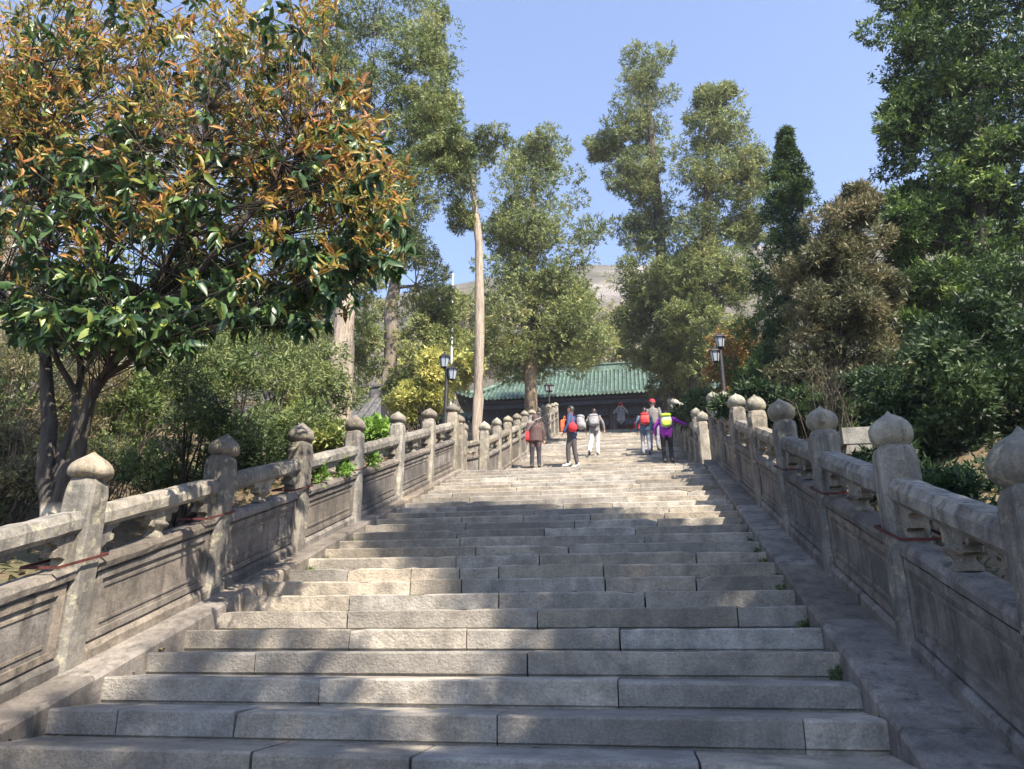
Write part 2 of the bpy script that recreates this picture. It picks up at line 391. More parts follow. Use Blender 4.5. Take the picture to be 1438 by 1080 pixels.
# landing paving
y = Y1+.63
while y < Y2:
    yn = min(Y2+.1, y+.62); x = -3.7
    while x < 1.6:
        xn = min(1.62, x+rnd.uniform(.6, 1.1)); sid += 1
        block(x+.004, xn-.004, y+.004, yn-.004, ZL-.2, ZL+rnd.gauss(0, .003), sid, seg=3).build('paving_stone', 'step', stairs); x = xn
    y = yn
# upper flight: long steps, two or three stones each
stairs2 = empty('staircase', (0, 0, 0), kind='structure')
for i in range(N2+1):
    y0 = Y2+i*TREAD; z1 = ZL+(i+0)*RISE+(0 if i else 0)
    if i == 0: continue
    y0 -= TREAD
    ed = [-3.24, rnd.uniform(-2.4, -1.5), rnd.uniform(-.6, .6), 1.38]
    for a, b in zip(ed[:-1], ed[1:]):
        sid += 1
        block(a+.004, b-.004, y0, y0+TREAD+.09, z1-RISE-.03, z1+rnd.gauss(0, .004), sid, seg=4).build('step_stone', 'step', stairs2)
# terrace in front of the gate
terr = empty('terrace', (0, 0, 0), kind='structure')
y = Y3
for r_ in range(6):
    x = -11.0
    while x < 9.0:
        xn = x+1.25; sid += 1
        block(x+.005, xn-.005, y+.005, y+1.19, ZT-.25, ZT+rnd.gauss(0, .003), sid, seg=2).build('paving_stone', 'step', terr); x = xn
    y += 1.2

# kerbs that carry the balustrades
PXL, PXR = -3.62, 1.557
def kerb(parent, xin_f, xout, ya, yb, zf, step=1.5, up=.035, deep=.55):
    y = ya
    while y < yb-.2:
        yn = min(yb, y+step*rnd.uniform(.8, 1.15))
        if yb-yn < .5: yn = yb
        n = 5; V = []; 
        c = .018
        for k in range(n+1):
            yy = y+.005+(yn-y-.01)*k/n; xi = xin_f(yy); s = 1 if xout > xi else -1; z = zf(yy)+up+rnd.gauss(0, .002)
            for (x, dz) in ((xi, -deep), (xi+s*rnd.gauss(0, .003), -c*1.4), (xi+s*c, 0), (xout, .002), (xout, -deep)):
                V.append((x, yy, z+dz))
        F = []
        for k in range(n):
            for j in range(5):
                a = k*5+j; b = k*5+(j+1) % 5; F.append((a, b, b+5, a+5))
        mb = MB(); mb.add(V, F); mb.add(V[:5], [(0, 1, 2, 3, 4)]); mb.add(V[-5:], [(4, 3, 2, 1, 0)])
        mb.build('kerb_stone', 'kerb', parent); y = yn
lin = lambda y: ZA+(y-YA)*SL
lin2 = lambda y: ZL+(y-Y2+TREAD)*SL
kerb(stairs, XL, PXL-.20, YB-.2, Y1+.1, lin)
kerb(stairs, XR, PXR+.20, YB-.2, Y1+.1, lin)
UL, UR = -3.36, 1.50
kerb(stairs2, lambda y: -3.24, UL-.16, Y2-TREAD, Y3-TREAD, lin2, 2.2, .02)
kerb(stairs2, lambda y: 1.38, UR+.16, Y2-TREAD, Y3-TREAD, lin2, 2.2, .02)

# ------------------------------------------------------------------ balustrades
PH = 1.41
CAPS = {'helmet': [(.088, -.02), (.092, 0), (.125, .012), (.148, .03), (.154, .058), (.150, .088), (.134, .120), (.104, .150), (.066, .176), (.034, .198), (.014, .214), (.003, .222)],
        'onion': [(.088, -.02), (.095, 0), (.128, .018), (.150, .05), (.158, .085), (.152, .12), (.130, .155), (.095, .185), (.055, .205), (.026, .222), (.012, .238), (.002, .248)]}
def post_mesh(name, mat, seed, half=.112, ch=.034, bottom=-.25, top=1.17):
    r = np.random.default_rng(seed); mb = MB(); zs = list(np.linspace(bottom, top-.10, 13))+[top-.07, top-.045, top-.022, top-.008, top]
    hs_ = [half]*13+[half*.99, half*.965, half*.92, half*.84, half*.74]; V = []
    lean = r.normal(0, .004, 2)
    for q, (z, h) in enumerate(zip(zs, hs_)):
        c = ch*(1 if q < 13 else 1.2); c = c*r.uniform(.85, 1.2)
        for (x, y) in ((h-c, -h), (h, -h+c), (h, h-c), (h-c, h), (-h+c, h), (-h, h-c), (-h, -h+c), (-h+c, -h)):
            k = 1+r.normal(0, .016)
            if r.random() < .04: k -= r.uniform(.03, .09)
            V.append((x*k+lean[0]*z, y*k+lean[1]*z, z+(r.normal(0, .006) if 0 < q < 13 else r.normal(0, .003))))
    n_ = len(zs); F = [(j*8+k, j*8+(k+1) % 8, (j+1)*8+(k+1) % 8, (j+1)*8+k) for j in range(n_-1) for k in range(8)]
    mb.add(V, F); mb.add(V[:8], [tuple(range(7, -1, -1))]); mb.add(V[-8:], [tuple(range(8))])
    return mb.mesh(name, mat)
def cap_mesh(name, kind, mat, seed, seg=22):
    r = np.random.default_rng(seed); mb = MB(); sx, sz = (r.uniform(.80, .88) if kind == 'onion' else r.uniform(.88, .96)), r.uniform(.9, 1.06); sk_ = r.normal(0, .05, 2)
    prof = [(a*sx, b*sz) for a, b in CAPS[kind]]; mb.lathe(prof, seg=seg); ph_ = r.random(8)*6.28
    vv = []
    for (x, y, z) in mb.v:
        a = math.atan2(y, x); f = 1+.018*math.sin(2*a+ph_[0]+9*z)+.014*math.sin(3*a+ph_[1]-17*z)+.012*math.sin(5*a+ph_[2]+31*z)+r.normal(0, .006)
        vv.append((x*f+sk_[0]*max(0, z)**1.2, y*f+sk_[1]*max(0, z)**1.2, z+(.004*math.sin(4*a+ph_[3]) if z < .2 else 0)))
    mb.v = vv
    return mb.mesh(name, mat)
POSTS = [post_mesh('post', 'rail', 40+k) for k in range(7)]
CAPM = {k: [cap_mesh('cap', sh, m, 60+j*7) for j in range(6)] for k, sh, m in (('helmet', 'helmet', 'dcap'), ('onion', 'onion', 'cap'), ('pale', 'helmet', 'cap'))}
CLOUD = [(-.20, .23), (-.205, .19), (-.175, .165), (-.15, .185), (-.12, .165), (-.125, .125), (-.085, .105), (-.05, .115), (-.028, .08), (.028, .08),
         (.05, .115), (.085, .105), (.125, .125), (.12, .165), (.15, .185), (.175, .165), (.205, .19), (.20, .23)]
HALF = [(-.005, .23), (-.005, 0), (.075, 0), (.085, .03), (.06, .05), (.055, .075), (.10, .10), (.16, .11), (.165, .145), (.13, .16), (.14, .185), (.195, .20), (.20, .23)]
def bay(parent, A, B, seedv, simple_=False):
    A = Vector(A); B = Vector(B); d = Vector((B.x-A.x, B.y-A.y, 0)); L = d.length; d.normalize(); n = Vector((d.y, -d.x, 0)); dz = B.z-A.z
    r = random.Random(seedv); jz = r.gauss(0, .006)
    def W(u, v, w): p = A+d*u+n*v; return (p.x, p.y, A.z+w+jz+dz*u/L)
    e = .105
    # panel slab with sunk field between raised borders
    mb = MB(); mb.box(e, L-e, -.058, .058, -.22, .60, W); pan = mb.build('panel', 'panel', parent)
    mb = MB(); mb.worn([(-.095, .56), (.095, .56), (.098, .60), (.075, .635), (-.075, .635), (-.098, .60)], e-.002, L-e+.002, lambda ee, a, b: W(ee, a, b), (4 if simple_ else 12), .0035, r); mb.build('top_moulding', 'panel', pan)
    mb = MB(); mb.worn([(-.10, -.21), (.10, -.21), (.10, .055), (.078, .085), (-.078, .085), (-.10, .055)], e-.002, L-e+.002, lambda ee, a, b: W(ee, a, b), (4 if simple_ else 12), .0035, r); mb.build('base_moulding', 'panel', pan)
    if not simple_:
        for sgn in (-1, 1):
            v0, v1 = (.05, .074) if sgn > 0 else (-.074, -.05)
            mb = MB()
            mb.box(e+.03, L-e-.03, v0, v1, .485, .535, W); mb.box(e+.03, L-e-.03, v0, v1, .105, .15, W)
            mb.box(e+.03, e+.085, v0, v1, .152, .483, W); mb.box(L-e-.085, L-e-.03, v0, v1, .152, .483, W)
            v2, v3 = (.05, .066) if sgn > 0 else (-.066, -.05)
            mb.box(e+.13, L-e-.13, v2, v3, .425, .445, W); mb.box(e+.13, L-e-.13, v2, v3, .19, .21, W)
            mb.build('carved_frame', 'panel', pan)
    # hand rail
    h0, h1 = .838, .99
    mb = MB(); mb.worn([(-.055, h0), (.055, h0), (.085, h0+.035), (.085, h1-.05), (.055, h1), (-.055, h1), (-.085, h1-.05), (-.085, h0+.035)], e-.02, L-e+.02, lambda ee, a, b: W(ee, a, b), (4 if simple_ else 12), .0035, r); mb.build('handrail', 'rail', parent)
    # vase support in the middle, half supports at the posts
    mb = MB(); c = L/2; V0 = W(c, 0, .62)
    if not simple_: mb.lathe([(.075, 0), (.08, .02), (.062, .035), (.05, .06), (.058, .08), (.088, .10), (.095, .118), (.07, .135)], V0, seg=14)
    mb.prism([(a, b+.62) for a, b in CLOUD], -.042, .042, lambda ee, a, b: W(c+a, ee, b)); mb.build('vase_support', 'rail', parent)
    for s in (0, 1):
        mb = MB(); mb.prism([(a, b+.62) for a, b in HALF], -.045, .045, (lambda ee, a, b: W(e+a, ee, b)) if s == 0 else (lambda ee, a, b: W(L-e-a, ee, b))); mb.build('half_support', 'rail', parent)
def balustrade(label, pts, capkind, simple_=False, pscale=1.0, caps=None):
    base = pts[len(pts)//2]
    root = empty('balustrade', base, label, 'balustrade', 'stone balustrades of the stairway')
    for k, p in enumerate(pts):
        po = obj('post', POSTS[(k*3+len(pts)) % 7], root, Vector(p)-Vector(base)); s = pscale*rnd.uniform(.98, 1.02)
        po.rotation_euler = (rnd.gauss(0, .008), rnd.gauss(0, .010), rnd.gauss(0, .02)); po.scale = (s, s, rnd.uniform(.985, 1.015))
        ck = caps[k] if caps else capkind
        co = obj('cap', CAPM[ck][(k*5+len(pts)) % 6], po, (0, 0, 1.172)); co.rotation_euler = (0, 0, rnd.uniform(0, 6)); q = rnd.uniform(.95, 1.05); co.scale = (q, q, rnd.uniform(.93, 1.06))
    for k in range(len(pts)-1): bay(root, pts[k], pts[k+1], 100+k, simple_)
    return root
KU = .035
LY = [-.12, 1.43, 3.0, 4.58, 6.15, 7.74, 9.37, 11.1, 12.86, 14.62]
RY = [.2, 1.77, 3.34, 4.91, 6.55, 8.09, 9.77, 11.41, 13.08, 14.74]
balustrade('mossy stone balustrade left of the lower steps with squat helmet caps, red tree beside it', [(PXL, y, lin(y)+KU) for y in LY], 'helmet')
balustrade('stone balustrade right of the lower steps with round pale onion caps', [(PXR, y, lin(y)+KU) for y in RY], 'onion')
# upper flight
uy = [Y2-.1+k*1.62 for k in range(11)]
zl2 = lambda y: max(ZL, lin2(y))+.02
balustrade('stone balustrade left of the upper steps, behind the woman in the brown jacket', [(-3.95, Y2-.15, ZL+.02)]+[(UL, y, zl2(y)) for y in uy], 'pale', True, 1.0)
balustrade('stone balustrade right of the upper steps where the purple hiker rests a hand', [(2.25, Y2-.15, ZL+.02)]+[(UR, y, zl2(y)) for y in uy], 'onion', True, 1.0)
# corner returns on the landing
balustrade('short low landing balustrade between left flights beside the bare pale trunk', [(PXL-.02, Y1+.62, ZL+.0), (PXL-.10, Y2-.75, ZL)], 'helmet', True, .95)
balustrade('short low landing balustrade between right flights near the leaning lamp post', [(PXR+.05, Y1+.62, ZL), (PXR+.12, Y2-.75, ZL)], 'onion', True, .95)
# red straps tied round posts and half supports
def strap(x, y, z, ya, yb, label):
    v = .128; u0, u1 = -ya, yb; w = .675; h = .009; mb = MB()
    path = [(-v, u0), (v, u0), (v, u1), (-v, u1)]; th = .007
    def P(a, b, out, up): return (x+a+out*(1 if a > 0 else -1), y+b+out*(1 if b > 0 else -1), z+w+up+SL*b*.9-.03*(1 if a > 0 else 0)*0)
    V = [];
    for a, b in path: V += [P(a, b, 0, -h), P(a, b, th, -h), P(a, b, th, h), P(a, b, 0, h)]
    F = []
    for i in range(4):
        for j in range(4):
            A_ = i*4+j; B_ = i*4+(j+1) % 4; F.append((A_, B_, (B_+4) % 16, (A_+4) % 16))
    mb.add(V, F); o = mb.build('red_strap', 'strap'); tag(o, label, 'strap', 'red straps tied round balustrade posts')
for y, lb in ((4.58, 'dark red strap round the post with a smooth squat cap beside the red-leaved tree'), (6.15, 'dark red strap round the left post below a lichen-spotted cap'),
              (7.74, 'dark red strap round the sunlit left post with green sprigs beside it'), (9.37, 'thin red strap round the dark weathered left post by the sprigs')):
    strap(PXL, y, lin(y)+KU, .30, .118, lb)
for y, lb in ((4.91, 'long dark red strap round the big shaded right post'), (6.55, 'red strap round the right post beside a sunlit gap'), (8.09, 'red strap round right post, two posts above the big shaded one')):
    strap(PXR, y, lin(y)+KU, .33, .118, lb)

# ------------------------------------------------------------------ foliage generators
DENS = .96
def unit(n): v = rng.normal(size=(n, 3)); return v/np.linalg.norm(v, axis=1, keepdims=True)
def sprays(cent, rad, per, length, width, blades=5, spread=.55, up=.25, tint_mu=.5, droop=0, core=.5):
    """narrow leaf blades grouped in sprays filling the ellipsoid clumps; returns V, F(tri), tint"""
    cent = np.asarray(cent); rad = np.asarray(rad); k = len(cent)
    cid = np.repeat(np.arange(k), per)
    n = len(cid); u = unit(n); rr = core+(1-core)*rng.random(n)**.6
    p = cent[cid]+u*rad[cid]*rr[:, None]
    ax = u*.9+rng.normal(size=(n, 3))*.42; ax[:, 2] += up-droop; ax /= np.linalg.norm(ax, axis=1, keepdims=True)
    ct = rng.normal(0, .12, k)
    tn = tint_mu+ct[cid]+rng.normal(0, .15, n)
    P = np.repeat(p, blades, 0); A = np.repeat(ax, blades, 0); T = np.repeat(tn, blades); m = len(P)
    D = A+rng.normal(size=(m, 3))*spread; D /= np.linalg.norm(D, axis=1, keepdims=True)
    P = P+A*(rng.random(m)*length*1.0)[:, None]+rng.normal(size=(m, 3))*length*.22
    S = np.cross(D, rng.normal(size=(m, 3))); S /= np.linalg.norm(S, axis=1, keepdims=True)+1e-9
    Ln = length*rng.uniform(.6, 1.3, m)[:, None]; Wd = width*rng.uniform(.6, 1.3, m)[:, None]
    V = np.stack([P+D*Ln*.12+S*Wd*.6, P+D*Ln, P-S*Wd*.5], 1).reshape(-1, 3)
    b = np.arange(m)[:, None]*3
    F = b+np.array([[0, 1, 2]])
    return V, F, np.repeat(T, 3)
def px_clumps(ells, Y, sub=9, sr=(.30, .48), dscale=1.0):
    """photo ellipses -> solid ellipsoids at depth Y -> smaller clumps inside"""
    C = []; Rr = []; main = []
    for e in ells:
        cx, cy, rx, ry = e[0], e[1], e[2]*1.10, e[3]*1.08; Ye = Y+(e[4] if len(e) > 4 else 0)
        c = at(cx, cy, Ye); k = depth(c)/FPX; rw = np.array([rx*k, max(rx, .6*ry)*k*dscale, ry*k*1.02]); main.append((c, rw))
        for _ in range(sub):
            u = unit(1)[0]; q = rng.random()**.5*1.02
            r = rng.uniform(*sr); C.append(c+u*rw*q); Rr.append(np.array([1, 1, .66])*r*(rw.prod()**(1/3))*rng.uniform(.8, 1.15))
    return np.array(C), np.array(Rr), main
def tree(name, label, cat, Y, trunk_px, ells, leaf, bark, group=None, sub=9, per=60, length=.2, width=.03, sr=(.20, .40), up=.25, limbs=True, tint=.5, dscale=1.0, blades=5, spread=.55, core=.45):
    pts = [at(x, y, Y) for x, y, w in trunk_px]; rad = [w*.5*depth(p)/FPX for p, (_, _, w) in zip(pts, trunk_px)]
    gz = ground_z(pts[0][0], pts[0][1])
    if pts[0][2] > gz-.1: pts.insert(0, np.array([pts[0][0], pts[0][1], gz-.25])); rad.insert(0, rad[0]*1.12)
    base = (pts[0][0], pts[0][1], max(gz, pts[0][2])-.02)
    root = empty(name, base, label, cat, group)
    # densify the trunk with a slight wander
    P2 = []; R2 = []
    for i in range(len(pts)-1):
        for t in np.linspace(0, 1, 5)[:-1]:
            P2.append(pts[i]*(1-t)+pts[i+1]*t+rng.normal(0, rad[i]*.11, 3)*(1 if i+t > 0 else 0)); R2.append((rad[i]*(1-t)+rad[i+1]*t)*rng.uniform(.93, 1.07))
    P2.append(pts[-1]); R2.append(rad[-1])
    mb = MB(); mb.tube(P2, R2, 12); tr = mb.build('trunk', bark, root)
    C, Rr, main = px_clumps(ells, Y, int(sub*2.3), sr, dscale*1.05)
    if limbs:
        for c, rw in main:
            j = int(np.argmin([np.linalg.norm(p-(c-np.array([0, 0, .35*np.linalg.norm(c-p)])))+max(0, p[2]-c[2])*2 for p in P2]))
            a = P2[j]; mid = a*.5+c*.5+np.array([0, 0, -.06*np.linalg.norm(c-a)])+rng.normal(0, .05, 3)
            mb = MB(); r0 = max(.02, R2[j]*.38); mb.tube([a, mid, c], [r0, r0*.7, r0*.35], 7)
            near = [q for q in C if np.linalg.norm((q-c)/rw) < 1.0][:14]
            for q in near: mb.tube([mid*.3+c*.7+rng.normal(0, .03, 3), (c+q)/2+rng.normal(0, .04, 3)+np.array([0, 0, .03]), q], [r0*.33, r0*.22, r0*.09], 4)
            mb.build('limb', 'bark_dark' if bark != 'bark' else bark, tr)
    V, F, T = sprays(C, Rr, int(per*DENS), length*.52, width*1.0, blades+1, spread*1.35, up, tint, core=core)
    o = obj('crown', np_mesh('crown', V-np.array(base), F, leaf, T), root); o['kind'] = 'stuff'
    return root

# ---- conifers and broadleaf trees of the middle distance
tree('juniper_tree', 'tall juniper with thick pale sunlit trunk rising behind the red-leaved tree', 'tree', 15,
     [(474, 650, 40), (482, 440, 30), (497, 310, 14), (515, 200, 5)],
     [(525, 20, 90, 75), (560, 115, 75, 65), (585, 195, 52, 58), (560, 275, 48, 55), (468, 60, 42, 50), (605, 55, 34, 60), (610, 150, 36, 44), (540, -60, 80, 50), (625, 215, 34, 30), (500, 130, 50, 50)], 'jun', 'bark_pink', sub=11, per=75, length=.17, width=.028, tint=.62)
tree('juniper_tree', 'straight bare pale trunk with a small dark tuft on top behind the landing', 'tree', 18.2,
     [(670, 690, 15), (672, 520, 14), (673, 340, 12), (666, 285, 8), (660, 215, 4)],
     [(650, 212, 42, 32), (690, 205, 24, 22), (652, 268, 27, 42), (648, 308, 20, 20), (617, 195, 34, 26)], 'jun_olive', 'bark_pink', sub=8, per=46, length=.17, width=.026, tint=.35, sr=(.18, .36))
tree('juniper_tree', 'slim grey trunked juniper with olive crown behind the left lamp', 'tree', 20,
     [(545, 640, 22), (551, 430, 20), (562, 330, 12)],
     [(590, 400, 52, 60), (600, 500, 42, 55), (560, 340, 45, 45), (620, 440, 28, 55), (520, 480, 38, 48), (570, 545, 30, 25)], 'jun_olive', 'bark', sub=9, per=70, length=.2, width=.035, tint=.55)
tree('cypress_tree', 'olive green cypress with brown trunk in front of the green roofed gate', 'tree', 26,
     [(743, 640, 20), (745, 500, 17), (748, 320, 11), (752, 195, 4)],
     [(752, 212, 42, 36), (745, 275, 62, 48), (768, 335, 72, 55), (738, 400, 78, 50), (758, 458, 92, 46), (718, 498, 58, 36), (806, 476, 46, 42), (712, 330, 36, 45), (790, 410, 50, 40)], 'jun_olive', 'bark_brown', sub=13, per=64, length=.27, width=.042, tint=.52)
tree('cypress_tree', 'tallest narrow olive cypress right of the gate with a side tuft', 'tree', 31,
     [(946, 625, 26), (940, 480, 20), (924, 300, 13), (906, 90, 4)],
     [(906, 108, 38, 46), (896, 178, 42, 48), (890, 248, 38, 46), (850, 208, 22, 13), (908, 310, 40, 46), (928, 385, 56, 40), (905, 440, 46, 46), (940, 480, 60, 38), (958, 525, 42, 40), (950, 420, 56, 46), (925, 500, 46, 34)], 'jun_olive', 'bark_dark', sub=13, per=70, length=.30, width=.045, tint=.45)
tree('cypress_tree', 'broad olive cypress right of the gate with rounded shorter top', 'tree', 29,
     [(968, 625, 24), (985, 400, 17), (1000, 135, 4)],
     [(1000, 150, 32, 34), (996, 208, 54, 42), (1012, 268, 62, 50), (1045, 238, 30, 32), (1000, 338, 54, 50), (1025, 405, 42, 46), (990, 455, 48, 42), (1050, 318, 26, 40), (965, 400, 50, 50), (1000, 500, 46, 36)], 'jun_olive', 'bark_dark', sub=13, per=70, length=.29, width=.044, tint=.52)
tree('juniper_tree', 'dark green pointed juniper beside the right lamp', 'tree', 18,
     [(1098, 640, 20), (1105, 400, 12), (1104, 200, 3)],
     [(1103, 202, 7, 20), (1105, 228, 14, 24), (1108, 262, 26, 34), (1112, 310, 42, 46), (1104, 380, 46, 46), (1092, 450, 46, 48), (1080, 518, 50, 44), (1062, 550, 36, 36), (1110, 560, 45, 40)], 'jun_dark', 'bark_dark', sub=12, per=70, length=.18, width=.03, tint=.45, core=.35)
tree('broadleaf_tree', 'brownish half-dry tree between the pointed juniper and the big dark juniper', 'tree', 13,
     [(1172, 660, 22), (1180, 480, 14), (1195, 300, 4)],
     [(1182, 332, 46, 46), (1205, 290, 26, 24), (1160, 400, 56, 46), (1185, 470, 62, 54), (1150, 540, 56, 48), (1215, 545, 46, 54), (1225, 420, 30, 50), (1190, 600, 60, 30)], 'brown', 'bark_dark', sub=12, per=90, length=.2, width=.028, tint=.36, blades=4, spread=.8)
tree('juniper_tree', 'huge dark juniper filling the right side above the balustrade', 'tree', 14.2,
     [(1385, 800, 34), (1382, 500, 24), (1372, 200, 16), (1375, -160, 8)],
     [(1300, 45, 66, 70), (1380, 100, 90, 90), (1288, 150, 50, 60), (1335, 220, 84, 66), (1298, 300, 52, 58), (1400, 285, 84, 80), (1328, 400, 86, 66), (1410, 440, 90, 80), (1288, 470, 48, 56),
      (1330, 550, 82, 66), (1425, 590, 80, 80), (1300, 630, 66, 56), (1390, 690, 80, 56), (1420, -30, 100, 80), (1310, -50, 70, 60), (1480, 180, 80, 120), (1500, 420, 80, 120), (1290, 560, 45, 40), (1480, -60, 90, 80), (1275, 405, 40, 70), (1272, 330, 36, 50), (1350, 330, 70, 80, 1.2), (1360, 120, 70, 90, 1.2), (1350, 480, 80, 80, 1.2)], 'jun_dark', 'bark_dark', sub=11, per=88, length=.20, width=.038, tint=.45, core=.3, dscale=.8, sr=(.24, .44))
tree('maple_shrub', 'orange leaved autumn shrub behind the right lamp', 'shrub', 21,
     [(1030, 640, 8), (1032, 500, 4)], [(1036, 490, 34, 34), (1020, 540, 34, 26), (1046, 540, 22, 30)], 'orange', 'bark_dark', sub=8, per=50, length=.18, width=.06, spread=.9)
# shade trees standing on the right bank outside the picture
for (x, y, z0, h, r, nc, lb) in ((4.6, -2.2, 3.0, 11.6, 2.3, 100, 'dark juniper at the foot of the stairway on the right bank'), (5.0, 1.6, 3.5, 14.5, 1.5, 125, 'tall slim juniper on the right bank beside the lower steps')):
    gz = ground_z(x, y); root = empty('juniper_tree', (x, y, gz), lb, 'tree')
    mb = MB(); mb.tube([(x, y, gz-.2), (x+.05, y, gz+h*.5), (x, y+.1, gz+h*.95)], [.2, .13, .03], 10); mb.build('trunk', 'bark_dark', root)
    C = []; Rr = []
    for k in range(nc):
        t = rng.random(); zz = gz+z0+(h-z0)*t; rr = r*(1-.22*t*t)*(.5+.5*min(1, t*6)); a = rng.random()*6.28; q = rng.random()**.5*rr
        C.append((x+q*math.cos(a), y+q*math.sin(a), zz)); Rr.append(np.array([1, 1, .8])*rng.uniform(.35, .6))
    V, F, T = sprays(C, Rr, 115, .2, .06, 5, .55, .25, .45)
    o = obj('crown', np_mesh('crown', V-np.array((x, y, gz)), F, 'jun_dark', T), root); o['kind'] = 'stuff'

# ---- left understorey and background
def shrub(label, ells, Y, leaf, per=60, sub=9, length=.13, width=.03, spread=.7, name='shrub', stems='twig_dark', tint=.5, blades=4, group='shrubs beside the stairway', core=.4):
    C, Rr, main = px_clumps(ells, Y, sub)
    c0 = main[0][0]; bx, by = float(c0[0]), float(c0[1]); gz = ground_z(bx, by)
    root = empty(name, (bx, by, gz-.02), label, 'shrub', group)
    mb = MB()
    for q in C[:: max(1, len(C)//26)]: mb.tube([(bx+rng.normal(0, .06), by+rng.normal(0, .06), gz-.1), ((bx+q[0])/2+rng.normal(0, .05), (by+q[1])/2, (gz+q[2])/2), q], [.022, .014, .005], 5)
    mb.build('stems', stems, root)
    V, F, T = sprays(C, Rr, int(per*1.0), length*.75, width*1.1, blades+1, spread*1.2, .3, tint, core=core)
    o = obj('foliage', np_mesh('foliage', V-np.array((bx, by, gz-.02)), F, leaf, T), root); o['kind'] = 'stuff'
    return root
shrub('deep green thicket at far left behind the forked trunk', [(30, 600, 80, 80), (110, 640, 70, 60), (-40, 540, 80, 90)], 9.0, 'jun', per=110, sub=12, length=.10, width=.022, tint=.42)
shrub('deep green juniper thicket on the left bank under the red crown', [(200, 540, 80, 60), (290, 470, 90, 60), (120, 500, 70, 60)], 11.5, 'jun', per=100, sub=12, length=.11, width=.026, tint=.5)
shrub('feathery green juniper bush behind the left balustrade, below the red tree', [(270, 590, 70, 60), (230, 660, 70, 45), (330, 640, 60, 50)], 7.6, 'jun', per=110, length=.10, width=.016, tint=.38)
shrub('dark green juniper bush behind the third left post', [(350, 540, 70, 55), (400, 600, 50, 45), (300, 500, 60, 40)], 9.6, 'jun', per=110, length=.12, width=.02, tint=.45)
shrub('leafy green shrub at the foot of the pale trunk', [(440, 640, 34, 34), (470, 620, 34, 30), (420, 600, 34, 40)], 11.6, 'shrub', per=80, length=.12, width=.045, tint=.85)
shrub('bright green low fern clump behind the left posts', [(525, 608, 26, 16), (505, 622, 20, 14)], 13.6, 'fern', per=70, length=.16, width=.05, tint=.6)
shrub('olive juniper bush higher on the left bank', [(420, 500, 60, 60), (380, 450, 50, 50), (450, 560, 40, 40)], 13.0, 'jun_olive', per=90, length=.15, width=.028, tint=.5)
shrub('brown dry brush on the left bank behind the forked trunk', [(20, 520, 80, 90), (100, 560, 60, 80), (140, 470, 70, 60)], 8.6, 'brown', per=85, length=.13, width=.014, spread=1.0, tint=.62)
shrub('mixed yellowing bush at the far left edge behind the balustrade', [(10, 690, 50, 45), (-50, 640, 60, 60)], 6.4, 'brown', per=90, length=.09, width=.018, spread=1.0, tint=.45)
shrub('dark evergreen bush on the left bank below the brush', [(150, 640, 60, 60), (190, 560, 50, 60)], 9.4, 'shrub', per=90, length=.12, width=.03, tint=.5)
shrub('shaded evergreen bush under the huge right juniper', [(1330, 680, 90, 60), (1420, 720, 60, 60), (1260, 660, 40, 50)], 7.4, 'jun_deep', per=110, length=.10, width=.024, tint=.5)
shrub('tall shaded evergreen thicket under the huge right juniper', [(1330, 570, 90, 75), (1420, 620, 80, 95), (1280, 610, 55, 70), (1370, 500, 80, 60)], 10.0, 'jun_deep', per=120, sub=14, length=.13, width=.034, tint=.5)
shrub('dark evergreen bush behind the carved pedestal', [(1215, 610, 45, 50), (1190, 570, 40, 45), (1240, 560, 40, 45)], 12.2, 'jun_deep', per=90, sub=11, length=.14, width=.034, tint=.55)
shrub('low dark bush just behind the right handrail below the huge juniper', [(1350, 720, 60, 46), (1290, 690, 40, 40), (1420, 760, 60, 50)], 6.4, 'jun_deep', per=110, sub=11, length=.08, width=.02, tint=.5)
shrub('sunlit yellow-green bush beside the left lamp', [(592, 545, 34, 34), (570, 565, 28, 24), (606, 520, 22, 24)], 19.0, 'yellow', per=110, sub=12, length=.2, width=.045, tint=.55, spread=.9)
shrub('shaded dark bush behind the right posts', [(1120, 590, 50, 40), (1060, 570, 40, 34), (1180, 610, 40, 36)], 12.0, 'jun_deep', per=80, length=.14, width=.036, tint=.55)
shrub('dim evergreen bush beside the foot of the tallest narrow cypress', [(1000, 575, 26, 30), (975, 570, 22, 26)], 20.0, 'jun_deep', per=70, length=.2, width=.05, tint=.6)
# pale trees far behind the red-leaved tree
for Y, lb, ells, lf in ((22, 'pale leafy tree high on the left bank behind the red crown', [(60, 120, 130, 130), (0, 300, 120, 140), (160, 260, 110, 120), (40, 460, 130, 110)], 'pale'),
                        (24, 'olive juniper high on the left bank behind the red crown', [(300, 140, 110, 120), (260, 320, 120, 110), (380, 280, 90, 110), (330, 440, 120, 90)], 'jun_olive'),
                        (27, 'pale olive tree between the red crown and the pale trunk', [(430, 380, 60, 90), (470, 500, 70, 70), (500, 400, 40, 70)], 'jun_olive')):
    tree('broadleaf_tree', lb, 'tree', Y, [(ells[1][0]+20, 640, 26), (ells[1][0]+10, 350, 20), (ells[0][0], ells[0][1], 6)], ells, lf, 'bark', 'pale trees on the left bank', sub=12, per=48, length=.34, width=.055, tint=.55, core=.3)
for Y, lb, ells in ((34, 'yellow-green bush left of the gate, behind the left lamp', [(600, 540, 50, 34), (640, 520, 34, 30), (570, 560, 34, 26)]), (44, 'yellow-green bush far behind the lamp, below the hill', [(625, 490, 40, 36), (660, 500, 30, 34)])):
    shrub(lb, ells, Y, 'yellow', per=80, length=.4, width=.10, tint=.5, spread=.9)
